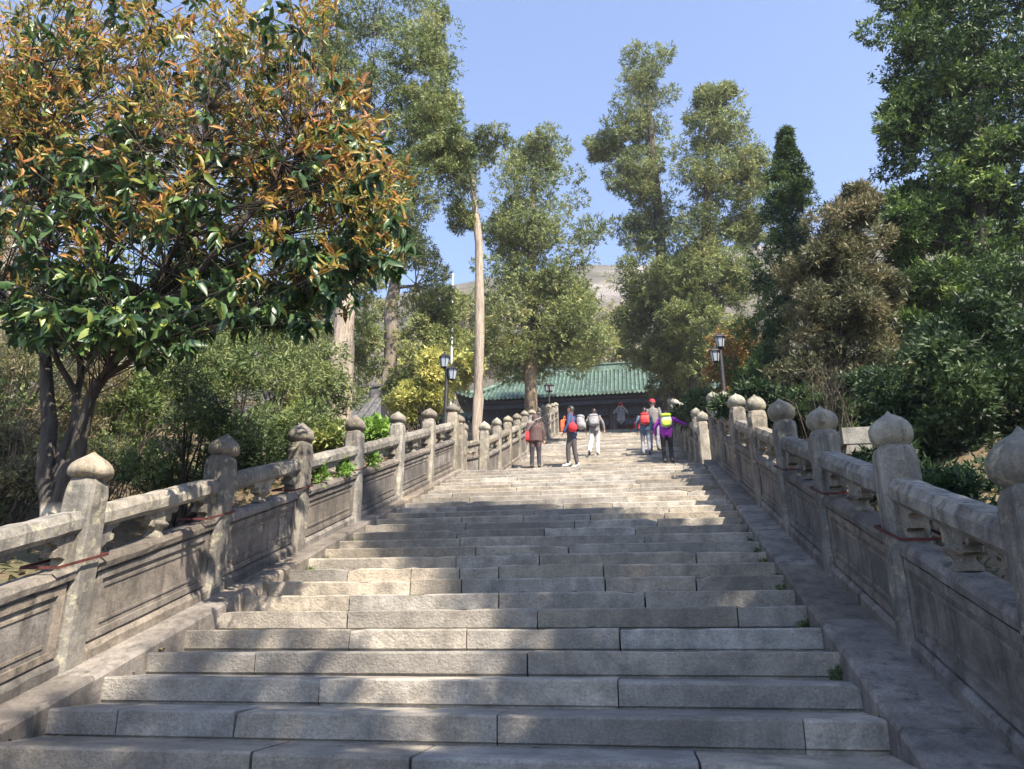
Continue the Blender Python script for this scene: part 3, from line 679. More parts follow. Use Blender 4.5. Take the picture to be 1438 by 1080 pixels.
for Y, lb, ells in ((60, 'hazy tree behind the gate roof, between the cypresses', [(850, 470, 40, 40), (870, 500, 40, 30), (830, 505, 30, 24)]), (62, 'hazy tree beyond the gate behind the pale trunk', [(700, 480, 40, 50), (650, 450, 30, 40)])):
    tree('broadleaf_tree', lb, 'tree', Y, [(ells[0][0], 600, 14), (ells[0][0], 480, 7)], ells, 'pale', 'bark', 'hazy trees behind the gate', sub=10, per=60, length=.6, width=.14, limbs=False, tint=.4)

# ---- the red-leaved tree with large single leaves
def photinia():
    Y = 5.5; b = at(72, 740, Y); gz = ground_z(b[0], b[1]); base = np.array([b[0], b[1], gz-.03])
    root = empty('red_leaved_tree', base, 'multi-stemmed tree with large orange-red young leaves and dark green old leaves', 'tree')
    bark = bark_mat('forked_trunk_bark', (.03, .027, .024), (.115, .10, .088), white_to=float(at(72, 712, Y)[2]))
    mb = MB()
    def P(x, y, dy=0): return at(x, y, Y+dy)
    stems = [([(72, 745, 0), (66, 640, 0), (62, 520, .02), (66, 400, .1), (60, 250, .2), (50, 90, .3)], [.085, .068, .05, .035, .02, .008]),
             ([(80, 720, 0), (105, 640, -.05), (128, 560, -.1), (165, 500, -.2), (215, 420, -.35), (270, 300, -.5), (290, 150, -.6)], [.078, .062, .048, .036, .026, .018, .008]),
             ([(76, 715, 0), (88, 640, .05), (110, 560, .1), (118, 480, .2), (150, 380, .35), (170, 250, .5), (180, 100, .6)], [.045, .036, .03, .026, .02, .015, .006]),
             ([(130, 552, -.1), (190, 480, .1), (290, 400, .3), (390, 330, .5), (470, 260, .6)], [.04, .03, .024, .017, .007]),
             ([(145, 530, -.1), (230, 480, .15), (320, 450, .3), (400, 425, .4), (500, 400, .5)], [.028, .022, .018, .013, .006]),
             ([(245, 420, -.35), (330, 330, -.5), (400, 230, -.5), (450, 140, -.4)], [.035, .028, .02, .008]),
             ([(150, 380, .35), (100, 300, .2), (40, 220, 0), (0, 160, -.1)], [.03, .024, .018, .008]),
             ([(110, 560, .1), (70, 480, -.2), (20, 420, -.4), (-40, 380, -.5)], [.03, .024, .018, .008])]
    nodes = []
    for st, rr in stems:
        pts = [P(*q) for q in st]; D = []; RR = []
        for i in range(len(pts)-1):
            for t in np.linspace(0, 1, 4)[:-1]: D.append(pts[i]*(1-t)+pts[i+1]*t+rng.normal(0, .012, 3)*(0 if i+t == 0 else 1)); RR.append(rr[i]*(1-t)+rr[i+1]*t)
        D.append(pts[-1]); RR.append(rr[-1]); mb.tube(D, RR, 9); nodes += list(zip(D[6:], RR[6:]))
    # a sunlit limb with bare end
    mb.build('trunk', bark, root)
    # twig tips through the crown volume
    ells = [(120, 130, 150, 130), (300, 110, 150, 110), (430, 170, 110, 100), (250, 260, 170, 110), (450, 280, 110, 90), (90, 300, 130, 110), (150, 420, 130, 55), (330, 380, 120, 70), (520, 300, 60, 80), (470, 370, 80, 50), (20, 200, 80, 130), (370, 20, 110, 60), (150, 10, 140, 60), (545, 330, 45, 60), (540, 240, 55, 70), (100, 450, 110, 40), (480, 200, 70, 90), (190, 465, 110, 45), (270, 430, 110, 55), (60, 420, 90, 60), (30, 80, 110, 110), (430, 420, 90, 45)]
    tips = []
    for cx, cy, rx, ry in ells:
        n = int(rx*ry/104)
        for _ in range(n):
            u = unit(1)[0]*rng.random()**(1/2.6)
            tips.append((P(cx+u[0]*rx, cy+u[2]*ry, u[1]*1.15+(-.1)), cy+u[2]*ry, cx+u[0]*rx))
    tw = MB(); leaves = []
    nd = np.array([q[0] for q in nodes])
    def frame(d, nrm):
        d = d/np.linalg.norm(d); s = np.cross(d, nrm); s /= np.linalg.norm(s)+1e-9; n = np.cross(s, d); return np.stack([s, d, n], 1)
    for tip, py, px in tips:
        jj = np.argsort(np.linalg.norm(nd-tip, axis=1)+np.maximum(0, nd[:, 2]-tip[2])*.8)[:7]; j = int(rng.choice(jj)); a = nd[j]
        mid = (a+tip)/2+np.array([0, 0, -.05])+rng.normal(0, .04, 3); r0 = min(.0075, nodes[j][1]*.5)
        tw.tube([a, mid, tip], [r0, r0*.6, .0025], 4)
        d = tip-mid; d /= np.linalg.norm(d)+1e-9
        warm = .80-.75*max(0, (py-310)/150)+.10*(px > 420)
        if 180 < py < 480 and px < 330: warm -= .30
        if px > 380 and 260 < py < 420: warm -= .22
        if rng.random() < warm:
            n = rng.integers(8, 15)
            for _ in range(n):
                ld = d*.5+unit(1)[0]*.9+np.array([0, 0, .25]); p0 = tip-d*rng.random()**1.5*.26+rng.normal(0, .012, 3)
                leaves.append((p0, frame(ld, unit(1)[0]+np.array([0, 0, .6])), rng.uniform(.06, .125), rng.uniform(.22, .34), 1, np.clip(rng.normal(.42, .27), 0, 1)))
            if rng.random() < .55:
                for _ in range(rng.integers(1, 4)):
                    ld = d*.2+unit(1)[0]*.7+np.array([0, 0, -.55]); p0 = mid+(tip-mid)*rng.uniform(.2, .85)
                    leaves.append((p0, frame(ld, unit(1)[0]+np.array([0, 0, .9])), rng.uniform(.10, .17), rng.uniform(.32, .42), 0, np.clip(rng.normal(.56, .22), 0, 1)))
        else:
            n = rng.integers(7, 13)
            for _ in range(n):
                ld = d*.35+unit(1)[0]*.7+np.array([0, 0, -.6]); p0 = tip-d*rng.random()*.16
                leaves.append((p0, frame(ld, unit(1)[0]+np.array([0, 0, .9])), rng.uniform(.10, .18), rng.uniform(.32, .42), 0, np.clip(rng.normal(.5, .22), 0, 1)))
    tw.build('twigs', 'twig_dark', root)['kind'] = 'stuff'
    # leaf template: folded blade, length 1, width by factor
    ts = [0, .3, .68, 1]; ws = [.06, .92, .82, 0]; dr = [0, .0, -.05, -.18]
    tv = [];
    for t, w, z in zip(ts, ws, dr): tv += [(-w*.5, t, z+w*.10), (0, t, z), (w*.5, t, z+w*.10)]
    tv = np.array(tv); tf = []
    for i in range(3): b_ = i*3; tf += [(b_, b_+1, b_+4, b_+3), (b_+1, b_+2, b_+5, b_+4)]
    tf = np.array(tf)
    eye = np.array([0, 0, EYE])
    inview = []
    for k, lf in enumerate(leaves):
        q = lf[0]-eye; z = q@CF; u_ = (q@CR)/z*FPX+719; v_ = 540-(q@CU)/z*FPX
        facing = abs(lf[1][:, 2]@(q/np.linalg.norm(q)))
        inview.append((-(lf[2]*lf[2]*lf[3]*facing/(z*z)) if 0 < u_ < 1438 and 0 < v_ < 1080 else 0, k))
    inview.sort(); big = set(k for _, k in inview[:300])
    protos = {0: [], 1: []}
    for ty, mt in ((0, 'green_leaf'), (1, 'red_leaf')):
        for tn in (.15, .4, .6, .85):
            V = tv.copy(); V[:, 0] *= .38 if ty == 0 else .30; V[:, 2] *= .8
            protos[ty].append(np_mesh('leaf', V, tf, mt, np.full(len(V), tn), smooth=True))
    groups = {0: ([], [], []), 1: ([], [], [])}
    crown = {}
    for ty in (0, 1):
        Vs, Fs, Ts = [], [], []; c = 0
        for k, (p0, fr, ln, wf, t_, tn) in enumerate(leaves):
            if t_ != ty or k in big: continue
            V = tv.copy(); V[:, 0] *= wf; V = (V*ln)@fr.T+p0
            Vs.append(V); Fs.append(tf+c); Ts.append(np.full(len(V), tn)); c += len(V)
        o = obj('crown', np_mesh('crown', np.concatenate(Vs)-base, np.concatenate(Fs), 'green_leaf' if ty == 0 else 'red_leaf', np.concatenate(Ts), smooth=True), root); o['kind'] = 'stuff'; crown[ty] = o
    for k in sorted(big):
        p0, fr, ln, wf, ty, tn = leaves[k]
        o = bpy.data.objects.new('leaf', protos[ty][min(3, int(tn*4))]); link(o, crown[ty])
        m = Matrix([[*(fr[i]*ln), (p0-base)[i]] for i in range(3)]+[[0, 0, 0, 1]]); o.matrix_local = m
    return len(leaves)
nleaf = photinia()

# bare dry twigs on the left bank
def bare_shrub(label, c, n, h, spread, mat='twig'):
    gz = ground_z(c[0], c[1]); mb = MB()
    for _ in range(n):
        a = rng.random()*6.28; b0 = np.array([c[0]+rng.normal(0, .15), c[1]+rng.normal(0, .15), gz-.05])
        tip = b0+np.array([math.cos(a)*spread*rng.random(), math.sin(a)*spread*rng.random(), h*rng.uniform(.5, 1)]); mid = (b0+tip)/2+rng.normal(0, .08, 3)+np.array([0, 0, .1])
        mb.tube([b0, mid, tip], [.008, .005, .002], 3)
        for _ in range(3):
            s = mid+(tip-mid)*rng.random(); mb.tube([s, s+rng.normal(0, .16, 3)+np.array([0, 0, .1])], [.003, .001], 3, cap=False)
    root = empty('bare_shrub', (c[0], c[1], gz-.02), label, 'shrub', 'bare twiggy shrubs'); mb.build('twigs', mat, root)['kind'] = 'stuff'
bare_shrub('bare twiggy shrub beside the forked trunk of the red-leaved tree', at(15, 690, 6.6), 60, 1.3, .8)
bare_shrub('bare twiggy shrub between the forked trunk and the juniper bush', at(150, 660, 7.6), 40, 1.2, .7)
bare_shrub('bare twiggy shrub in the shade behind the round right caps', at(1170, 600, 11.5), 45, 1.6, .7, 'twig_dark')
# green sprigs growing out of the left balustrade
for x_, y_, z_, lb in ((PXL+.02, 8.25, .64, 'green sprig growing out of the left balustrade below the sunlit post'), (PXL+.05, 8.9, .64, 'small green sprig growing out of the left balustrade before the dark post'), (PXL+.02, 10.0, .63, 'little green sprig in the gap above the dark post')):
    zb = lin(y_)+KU+z_; V, F, T = sprays([(x_, y_, zb+.08)], [(.09, .09, .10)], 60, .06, .03, 4, .8, .4, .6, core=.1)
    root = empty('sprig', (x_, y_, zb-.02), lb, 'plant', 'green sprigs on the balustrade')
    obj('leaves', np_mesh('leaves', V-np.array((x_, y_, zb-.02)), F, 'fern', T), root)['kind'] = 'stuff'
# fallen leaves on both banks
V, F, T = [], [], []; k = 0
for _ in range(9000):
    if rng.random() < .5: x = XL_IN-.02-rng.random()**1.5*5
    else: x = XR_IN+.02+rng.random()**1.5*4
    y = rng.uniform(0, 16); z = ground_z(x, y)+.012; a = rng.random()*6.28; l = rng.uniform(.03, .07); w = l*.4
    c, s = math.cos(a), math.sin(a); tz = rng.normal(0, .02, 4)
    V += [(x+c*l, y+s*l, z+tz[0]+.01), (x-s*w, y+c*w, z+abs(tz[1])), (x-c*l, y-s*l, z+tz[2]+.01), (x+s*w, y-c*w, z+abs(tz[3]))]; F.append((k, k+1, k+2, k+3)); k += 4; T += [rng.random()]*4
tag(obj('leaf_litter', np_mesh('leaf_litter', V, np.array(F), 'brown', T)), 'fallen dry brown leaves covering the banks beside the steps', 'leaves', kind='stuff')

V, F, T = [], [], []; k = 0
for _ in range(260):
    i = int(rng.integers(-3, 26)); y = YA+i*TREAD+rng.uniform(.12, .38); x = XL(y)+rng.random()**2.5*3 if rng.random() < .5 else XR(y)-rng.random()**2.5*3
    z = ZA+i*RISE+.008; a = rng.random()*6.28; l = rng.uniform(.02, .045); w = l*.4; c, s = math.cos(a), math.sin(a); q = rng.uniform(0, .012, 4)
    V += [(x+c*l, y+s*l, z+q[0]), (x-s*w, y+c*w, z+q[1]), (x-c*l, y-s*l, z+q[2]), (x+s*w, y-c*w, z+q[3])]; F.append((k, k+1, k+2, k+3)); k += 4; T += [rng.random()]*4
tag(obj('fallen_leaves', np_mesh('fallen_leaves', V, np.array(F), 'brown', T)), 'scattered dry leaves lying on the stone steps', 'leaves', kind='stuff')
C = []; Rr = []
for i in list(range(-1, 14)):
    y = YA+i*TREAD-.02
    for side in ((1,) if i < 9 else (1, -1)):
        if rng.random() < .6: C.append(((XR(y)-.03) if side > 0 else (XL(y)+.03), y, ZA+(i-1)*RISE+.025)); Rr.append(np.array([.04, .025, .022])*rng.uniform(.5, 1.2))
V, F, T = sprays(C, Rr, 30, .028, .010, 4, .8, .5, .4, core=.1)
tag(obj('weeds', np_mesh('weeds', V, F, 'shrub', T)), 'tiny green weeds in the joint between steps and kerb', 'weeds', kind='stuff')

# ------------------------------------------------------------------ lamps, poles
def lamp_post(label, px0, px1, Y, lanterns, w=.055):
    a = at(*px0, Y); b = at(*px1, Y); gz = ground_z(a[0], a[1]); base = np.array([a[0], a[1], min(a[2], gz)]); a = base.copy(); a[2] -= .1
    root = empty('lamp_post', base, label, 'street lamp', 'twin lantern lamp posts')
    mb = MB(); mb.tube([a, (a+b)/2, b], [w, w*.9, w*.75], 10); mb.lathe([(w*1.6, 0), (w*1.6, .12), (w*1.1, .18)], tuple(base), 12); mb.build('pole', 'iron', root)
    for lx, ly in lanterns:
        c = at(lx, ly, Y-.02); s = .9
        mb = MB(); arm0 = b+np.array([0, 0, -.12]); mb.tube([arm0, (arm0+c)/2+np.array([0, 0, -.12]), c+np.array([0, 0, -.17*s])], .014, 6); arm = mb.build('arm', 'iron', root)
        mb = MB(); mb.lathe([(.075*s, -.14*s), (.115*s, .10*s)], tuple(c), 6, smooth=False); mb.build('glass', 'lampglass', arm)
        mb = MB(); mb.lathe([(.03*s, -.18*s), (.085*s, -.14*s)], tuple(c), 6, False); mb.lathe([(.15*s, .10*s), (.14*s, .125*s), (.06*s, .19*s), (.02*s, .21*s), (.018*s, .25*s), (.004*s, .27*s)], tuple(c), 6, False)
        for q in range(6):
            an = q*math.pi/3; mb.tube([(c[0]+.077*s*math.cos(an), c[1]+.077*s*math.sin(an), c[2]-.14*s), (c[0]+.117*s*math.cos(an), c[1]+.117*s*math.sin(an), c[2]+.10*s)], .009, 4)
        mb.build('lantern_frame', 'iron', arm)
lamp_post('dark twin-lantern lamp post left of the landing', (625, 585), (628, 515), 15.0, [(624, 508), (635, 525)])
lamp_post('leaning dark twin-lantern lamp post behind the right posts', (1020, 580), (1011, 490), 15.6, [(1011, 480), (1004, 500)])
lamp_post('small dark lamp post before the gate beside the brown trunk', (771, 600), (771, 545), 30, [(768, 545), (774, 545)], .05)
p0, p1 = at(633, 590, 24), at(636, 388, 24); root = empty('flagpole', (p0[0], p0[1], ground_z(p0[0], p0[1])), 'thin white flagpole rising behind the left lamp', 'pole')
mb = MB(); mb.tube([(p0[0], p0[1], ground_z(p0[0], p0[1])-.1), tuple(p1)], [.045, .03], 8); mb.build('pole', 'white_pole', root)
mb = MB(); mb.lathe([(.02, -.06), (.06, 0), (.02, .06)], tuple(p1+np.array([0, 0, .04])), 8); mb.build('finial', 'white_pole', root)

# ------------------------------------------------------------------ gate building with green glazed roof
def roofed_hall(name, label, cat, x0, x1, y0, y1, zf, ze, zr, rx0, rx1, tile, pitch=.235, r=.066, wall=None, front_rows=True):
    """hip roof: eaves rectangle at ze (already overhanging), ridge from rx0 to rx1 at zr"""
    ym = (y0+y1)/2; root = empty(name, ((x0+x1)/2, ym, zf), label, cat)
    def sweep(t): return t**1.35                        # concave slope
    def lift(x, y):
        e = min(x-x0, x1-x); return .55*max(0, 1-e/2.2)**2
    def surf(x, t, back=False):
        """point on front slope at eave coordinate x, t from eave 0 to top 1"""
        y = y0+(ym-y0)*t if not back else y1+(ym-y1)*t
        return (x, y, ze+(zr-ze)*sweep(t)+lift(x, y)*(1-t)**2)
    # the roof bed
    mb = MB(); nxs = 40; V = []; F = []
    def tmax(x):
        if x < rx0: return max(.02, (x-x0)/(rx0-x0))
        if x > rx1: return max(.02, (x1-x)/(x1-rx1))
        return 1
    xs = np.linspace(x0, x1, nxs+1)
    for bk in (False, True):
        b0 = len(V)
        for x in xs:
            for j in range(9): V.append(surf(x, tmax(x)*j/8, bk))
        for i in range(nxs):
            for j in range(8): a = b0+i*9+j; F.append((a, a+9, a+10, a+1))
    # hip ends
    for xe, rxx in ((x0, rx0), (x1, rx1)):
        b0 = len(V); ys = np.linspace(y0, y1, 17)
        for y in ys:
            tm = 1-abs(y-ym)/(ym-y0)
            for j in range(9):
                t = tm*j/8; V.append((xe+(rxx-xe)*t, y, ze+(zr-ze)*sweep(t)+(.55*max(0, 1-min(y-y0, y1-y)/2.2)**2)*(1-t)**2))
        for i in range(16):
            for j in range(8): a = b0+i*9+j; F.append((a, a+9, a+10, a+1))
    mb.add(V, F, True); roof = mb.build('roof', 'tile_dgreen' if tile == 'tile_green' else tile, root)
    # tile rows down the front slope, each with a round end
    n = int((x1-x0)/pitch)
    for k in range(n+1):
        x = x0+.12+(x1-x0-.24)*k/n; tm = tmax(x)
        pts = [Vector(surf(x, tm*j/6))+Vector((0, 0, .03)) for j in range(7)]
        m2 = MB(); m2.tube([pts[0]+Vector((0, -.06, -.02))]+pts, r, 6); m2.build('tile_row', tile, roof)
    m2 = MB()
    for k in range(n):
        x = x0+.12+(x1-x0-.24)*(k+.5)/n; p = Vector(surf(x, 0)); m2.prism([(-.11, .02), (.11, .02), (.09, -.08), (0, -.15), (-.09, -.08)], -.09, -.03, lambda e, a, b: (p.x+a, p.y+e, p.z+b))
    m2.build('drip_tiles', tile, roof)['kind'] = 'stuff'
    # ridges
    m2 = MB(); m2.box(rx0-.3, rx1+.3, ym-.14, ym+.14, zr-.1, zr+.30); m2.box(rx0-.35, rx1+.35, ym-.20, ym+.20, zr+.302, zr+.38)
    for s, xx in ((1, rx0-.3), (-1, rx1+.3)): m2.prism([(0, 0), (.0, .75), (.25, .85), (.35, .6), (.55, .35), (.6, 0)], ym-.12, ym+.12, lambda e, a, b: (xx+s*a-s*.25, e, zr+b+.1))
    m2.build('ridge', tile, roof)
    for xe, rxx in ((x0, rx0), (x1, rx1)):
        for ye in (y0, y1):
            pts = []
            for t in np.linspace(0, 1, 8): x = xe+(rxx-xe)*t; pts.append(Vector((x, ye+(ym-ye)*t, ze+(zr-ze)*sweep(t)+.55*max(0, 1-abs(x-xe)/2.2)**2*(1-t)**2+.12)))
            m2 = MB(); m2.tube(pts, .15, 8); m2.build('hip_ridge', tile, roof)
    return root
GX0, GX1 = -9.8, 7.6; GY0, GY1 = 40.0, 47.0
gate = roofed_hall('gate_hall', 'temple gate hall with green glazed tile roof and dark open front', 'building', GX0, GX1, GY0, GY1, ZT, 14.70, 17.25, -6.6, 4.4, 'tile_green')
wz = 14.6
mb = MB(); mb.box(GX0+1.2, GX1-1.2, GY0+1.15, GY0+1.5, 13.75, 14.35); mb.box(GX0+1.0, GX1-1.0, GY0+.4, GY0+.55, 14.2, 14.42); mb.box(GX0+1.2, GX1-1.2, GY0+1.2, GY0+1.45, 13.2, 13.55); mb.build('beam', 'beam_blue', gate)
for k in range(7):
    x = GX0+1.6+(GX1-GX0-3.2)*k/6; mb = MB(); mb.lathe([(.3, 0), (.34, .1), (.26, .2), (.25, .25), (.23, 3.4)], (x, GY0+1.3, ZT), 14); mb.build('column', 'wood_dark', gate)
mb = MB(); mb.box(GX0+1.0, GX1-1.0, GY0+.2, GY1-.3, 14.44, 14.56); mb.build('ceiling', 'wood_dark', gate)
mb = MB(); mb.box(GX0+1.3, -4.2, GY0+3.9, GY0+4.1, ZT, 14.44); mb.box(2.2, GX1-1.3, GY0+3.9, GY0+4.1, ZT, 14.44); mb.box(-4.2, 2.2, GY0+3.9, GY0+4.1, 13.7, 14.44); mb.build('wall', 'wood_red', gate)
mb = MB(); mb.box(GX0+1.3, GX1-1.3, GY1-1.3, GY1-1.1, ZT, 14.44); mb.build('rear_wall', 'wood_dark', gate)
mb = MB(); mb.box(GX0+1.1, GX0+1.35, GY0+2.5, GY1-1.0, ZT, 14.44); mb.box(GX1-1.35, GX1-1.1, GY0+2.5, GY1-1.0, ZT, 14.44); mb.build('side_wall', 'wood_dark', gate)
for k in range(4):
    x = -4.1+k*1.56; mb = MB(); mb.box(x, x+1.5, GY0+3.86, GY0+3.98, ZT+.1, 13.68); d = mb.build('door_leaf', 'wood_red', gate)
for k in range(34):
    x = GX0+.6+(GX1-GX0-1.2)*k/33; mb = MB(); mb.box(x-.05, x+.05, GY0+.08, GY0+1.6, 14.60, 14.70); mb.build('rafter', 'beam_blue', gate)
# altar tables and red cloths inside the gate
tb = empty('offering_table', (.9, GY0-1.2, ZT), 'red draped table before the gate', 'table')
mb = MB(); mb.box(.3, 1.5, GY0-1.5, GY0-.9, ZT+.72, ZT+.78); mb.build('table_top', 'wood_red', tb)
mb = MB(); mb.box(.28, 1.52, GY0-1.525, GY0-1.502, ZT+.1, ZT+.75); mb.build('cloth', 'redpaint', tb)
for sx in (.36, 1.44):
    for sy in (GY0-1.44, GY0-.96): mb = MB(); mb.box(sx-.03, sx+.03, sy-.03, sy+.03, ZT, ZT+.72); mb.build('leg', 'wood_red', tb)

# hall with grey tiles on the left bank
hx0, hx1 = -16.5, -9.3
hz = 7.9; hall = roofed_hall('side_hall', 'low hall with grey tiled roof and red wall behind the left trunks', 'building', hx0, hx1+1.6, 25.0, 30.0, 7.2, 9.15, 11.0, -14.0, -9.6, 'tile_grey', .34, .085)
mb = MB(); mb.box(hx0+.9, hx1+.8, 25.9, 29.2, 6.6, 9.3); mb.build('wall', 'wall_red', hall)
for k in range(4):
    x = hx0+2+k*1.7; mb = MB(); mb.box(x, x+.8, 25.86, 25.92, 7.8, 8.8); w_ = mb.build('window', 'wood_dark', hall)
# low green coped wall left of the gate
cw = empty('coped_wall', (-8.6, 31, 8.9), 'low wall with green tile coping left of the upper steps', 'wall')
mb = MB(); mb.box(-9.2, -6.6, 30.9, 31.15, 8.0, 10.75); mb.build('wall', 'wallstone', cw)
for k in range(12):
    x = -9.15+k*.225; mb = MB(); mb.tube([(x, 30.6, 10.75), (x, 31.02, 11.05), (x, 31.45, 10.75)], .08, 6); mb.build('coping_tile', 'tile_dgreen', cw)
mb = MB(); mb.box(-9.25, -6.55, 30.96, 31.1, 11.0, 11.18); mb.build('ridge', 'tile_dgreen', cw)

# carved stone block seen through the gap on the right
c = at(1203, 628, 9.6); gz = ground_z(c[0], c[1]); sb = empty('stone_lantern_base', (c[0], c[1], gz), 'pale carved stone pedestal behind the round right caps', 'pedestal')
z0 = gz-.1; hh = c[2]-gz
for (w0, w1, za, zb_, nm) in ((.20, .20, -.1, .18, 'plinth'), (.13, .13, .18, hh-.12, 'shaft'), (.18, .15, hh-.12, hh, 'waist'), (.19, .19, hh, hh+.20, 'block')):
    mb = MB(); mb.prism([(-w0, za), (w0, za), (w1, zb_), (-w1, zb_)], -w0, w0, lambda e, a, b: (c[0]+a, c[1]+e, gz+b)); mb.build(nm, 'wallstone', sb)

# ------------------------------------------------------------------ hill
def hill(name, Y, prof, z_base, depth_, seed, mat):
    r = np.random.default_rng(seed); nxh, nyh = 150, 46
    X = np.linspace(-620, 620, nxh); Yg = np.linspace(Y-depth_, Y+depth_*.9, nyh); V = []
    ph = r.random(14)*6.28
    for y in Yg:
        s = (y-(Y-depth_))/depth_; e = math.sin(min(1, s)*math.pi/2) if s <= 1 else max(.2, 1-(s-1)*.5)
        for x in X:
            top = np.interp(x, prof[0], prof[1])
            nz = sum(math.sin(x*(.012*1.75**k)+ph[k]+y*.009*k)*math.cos(y*(.014*1.7**k)+ph[k+6])*(11/1.65**k) for k in range(6))
            V.append((x, y, z_base+top*e+nz*min(1, s*2)*.8))
    F = np.array([(j*nxh+i, j*nxh+i+1, (j+1)*nxh+i+1, (j+1)*nxh+i) for j in range(nyh-1) for i in range(nxh-1)])
    return tag(obj(name, np_mesh(name, np.array(V), F, mat, smooth=True)), kind='structure')
def hill_mat():
    m, nt, b = new_mat('hillside'); L = nt.links.new
    geo = N(nt, 'ShaderNodeNewGeometry'); pos = geo.outputs['Position']
    n1 = noise(nt, pos, .018, 6, .6); r1 = ramp(nt, [(.36, (.09, .095, .05)), (.50, (.16, .145, .09)), (.58, (.22, .19, .15)), (.66, (.46, .42, .37))]); L(n1.outputs[0], r1.inputs[0])
    n2 = noise(nt, pos, .22, 9, .85); r2 = ramp(nt, [(.32, (.22, .22, .22)), (.70, (.80, .80, .80))]); L(n2.outputs[0], r2.inputs[0])
    ov = N(nt, 'ShaderNodeMix', data_type='RGBA', blend_type='OVERLAY'); ov.inputs[0].default_value = .9; L(r1.outputs[0], ov.inputs[6]); L(r2.outputs[0], ov.inputs[7])
    L(ov.outputs[2], b.inputs['Base Color']); b.inputs['Roughness'].default_value = .95; b.inputs['Specular IOR Level'].default_value = .1
    bp = N(nt, 'ShaderNodeBump'); bp.inputs['Strength'].default_value = 1; bp.inputs['Distance'].default_value = 4; L(n2.outputs[0], bp.inputs['Height']); L(bp.outputs[0], b.inputs['Normal'])
    return m
M['hill'] = hill_mat()
hill('hill', 320, ([-620, -250, -120, -60, -20, 20, 80, 160, 300, 620], [85, 120, 140, 138, 146, 139, 140, 132, 110, 75]), 8, 230, 5, 'hill')

hm = bpy.data.materials.new('air'); hm.use_nodes = True; hnt = hm.node_tree; hnt.nodes.clear()
ho = hnt.nodes.new('ShaderNodeOutputMaterial'); hv = hnt.nodes.new('ShaderNodeVolumePrincipled')
hv.inputs['Color'].default_value = (.93, .93, 1.0, 1); hv.inputs['Density'].default_value = .0009; hv.inputs['Anisotropy'].default_value = .2
hnt.links.new(hv.outputs[0], ho.inputs['Volume'])
xs_, ys_, zs_ = [v.co.x for v in bpy.data.objects['ground'].data.vertices], [v.co.y for v in bpy.data.objects['ground'].data.vertices], [v.co.z for v in bpy.data.objects['ground'].data.vertices]
hy = [v.co.y for v in bpy.data.objects['hill'].data.vertices]; hz_ = [v.co.z for v in bpy.data.objects['hill'].data.vertices]
mb = MB(); mb.box(min(xs_)-4, max(xs_)+4, min(ys_)-4, max(max(ys_), max(hy))+4, min(min(zs_), min(hz_))-1, max(max(hz_), max(zs_))+3)
tag(mb.build('haze', hm), 'thin pale haze filling the valley air', 'haze', kind='stuff')

# ------------------------------------------------------------------ people
def cloth_mat(name, c, rough=.85, var=.14): return simple(name, c, rough, var=var, scale=14, bump=.15, spec=.25)
PM = {'skin': simple('skin', (.50, .30, .22), .5, var=.06), 'hair': simple('hair', (.018, .014, .012), .45, var=.2), 'shoe_white': cloth_mat('white_shoe', (.75, .74, .72), .6),
      'shoe_dark': cloth_mat('dark_shoe', (.07, .065, .06), .6), 'brown': cloth_mat('brown_jacket', (.085, .055, .052)), 'navypants': cloth_mat('dark_trousers', (.035, .032, .045)),
      'navy': cloth_mat('navy_jacket', (.045, .07, .15)), 'greypants': cloth_mat('charcoal_trousers', (.065, .058, .062)), 'white': cloth_mat('white_trousers', (.70, .66, .66)),
      'greytop': cloth_mat('grey_top', (.16, .15, .145)), 'lightgrey': cloth_mat('light_grey_cloth', (.27, .265, .285)), 'black': cloth_mat('black_cloth', (.016, .016, .02)),
      'blue': cloth_mat('blue_jacket', (.08, .12, .17)), 'jeans': cloth_mat('grey_jeans', (.21, .22, .26)), 'purple': cloth_mat('purple_jacket', (.26, .03, .32)),
      'red': cloth_mat('red_cloth', (.55, .035, .045)), 'lime': cloth_mat('lime_cloth', (.45, .68, .06)), 'pinkred': cloth_mat('coral_red_cloth', (.62, .09, .08)), 'orange': cloth_mat('orange_cloth', (.60, .13, .05)),
      'limegrey': cloth_mat('pale_grey_green_cloth', (.36, .42, .30))}
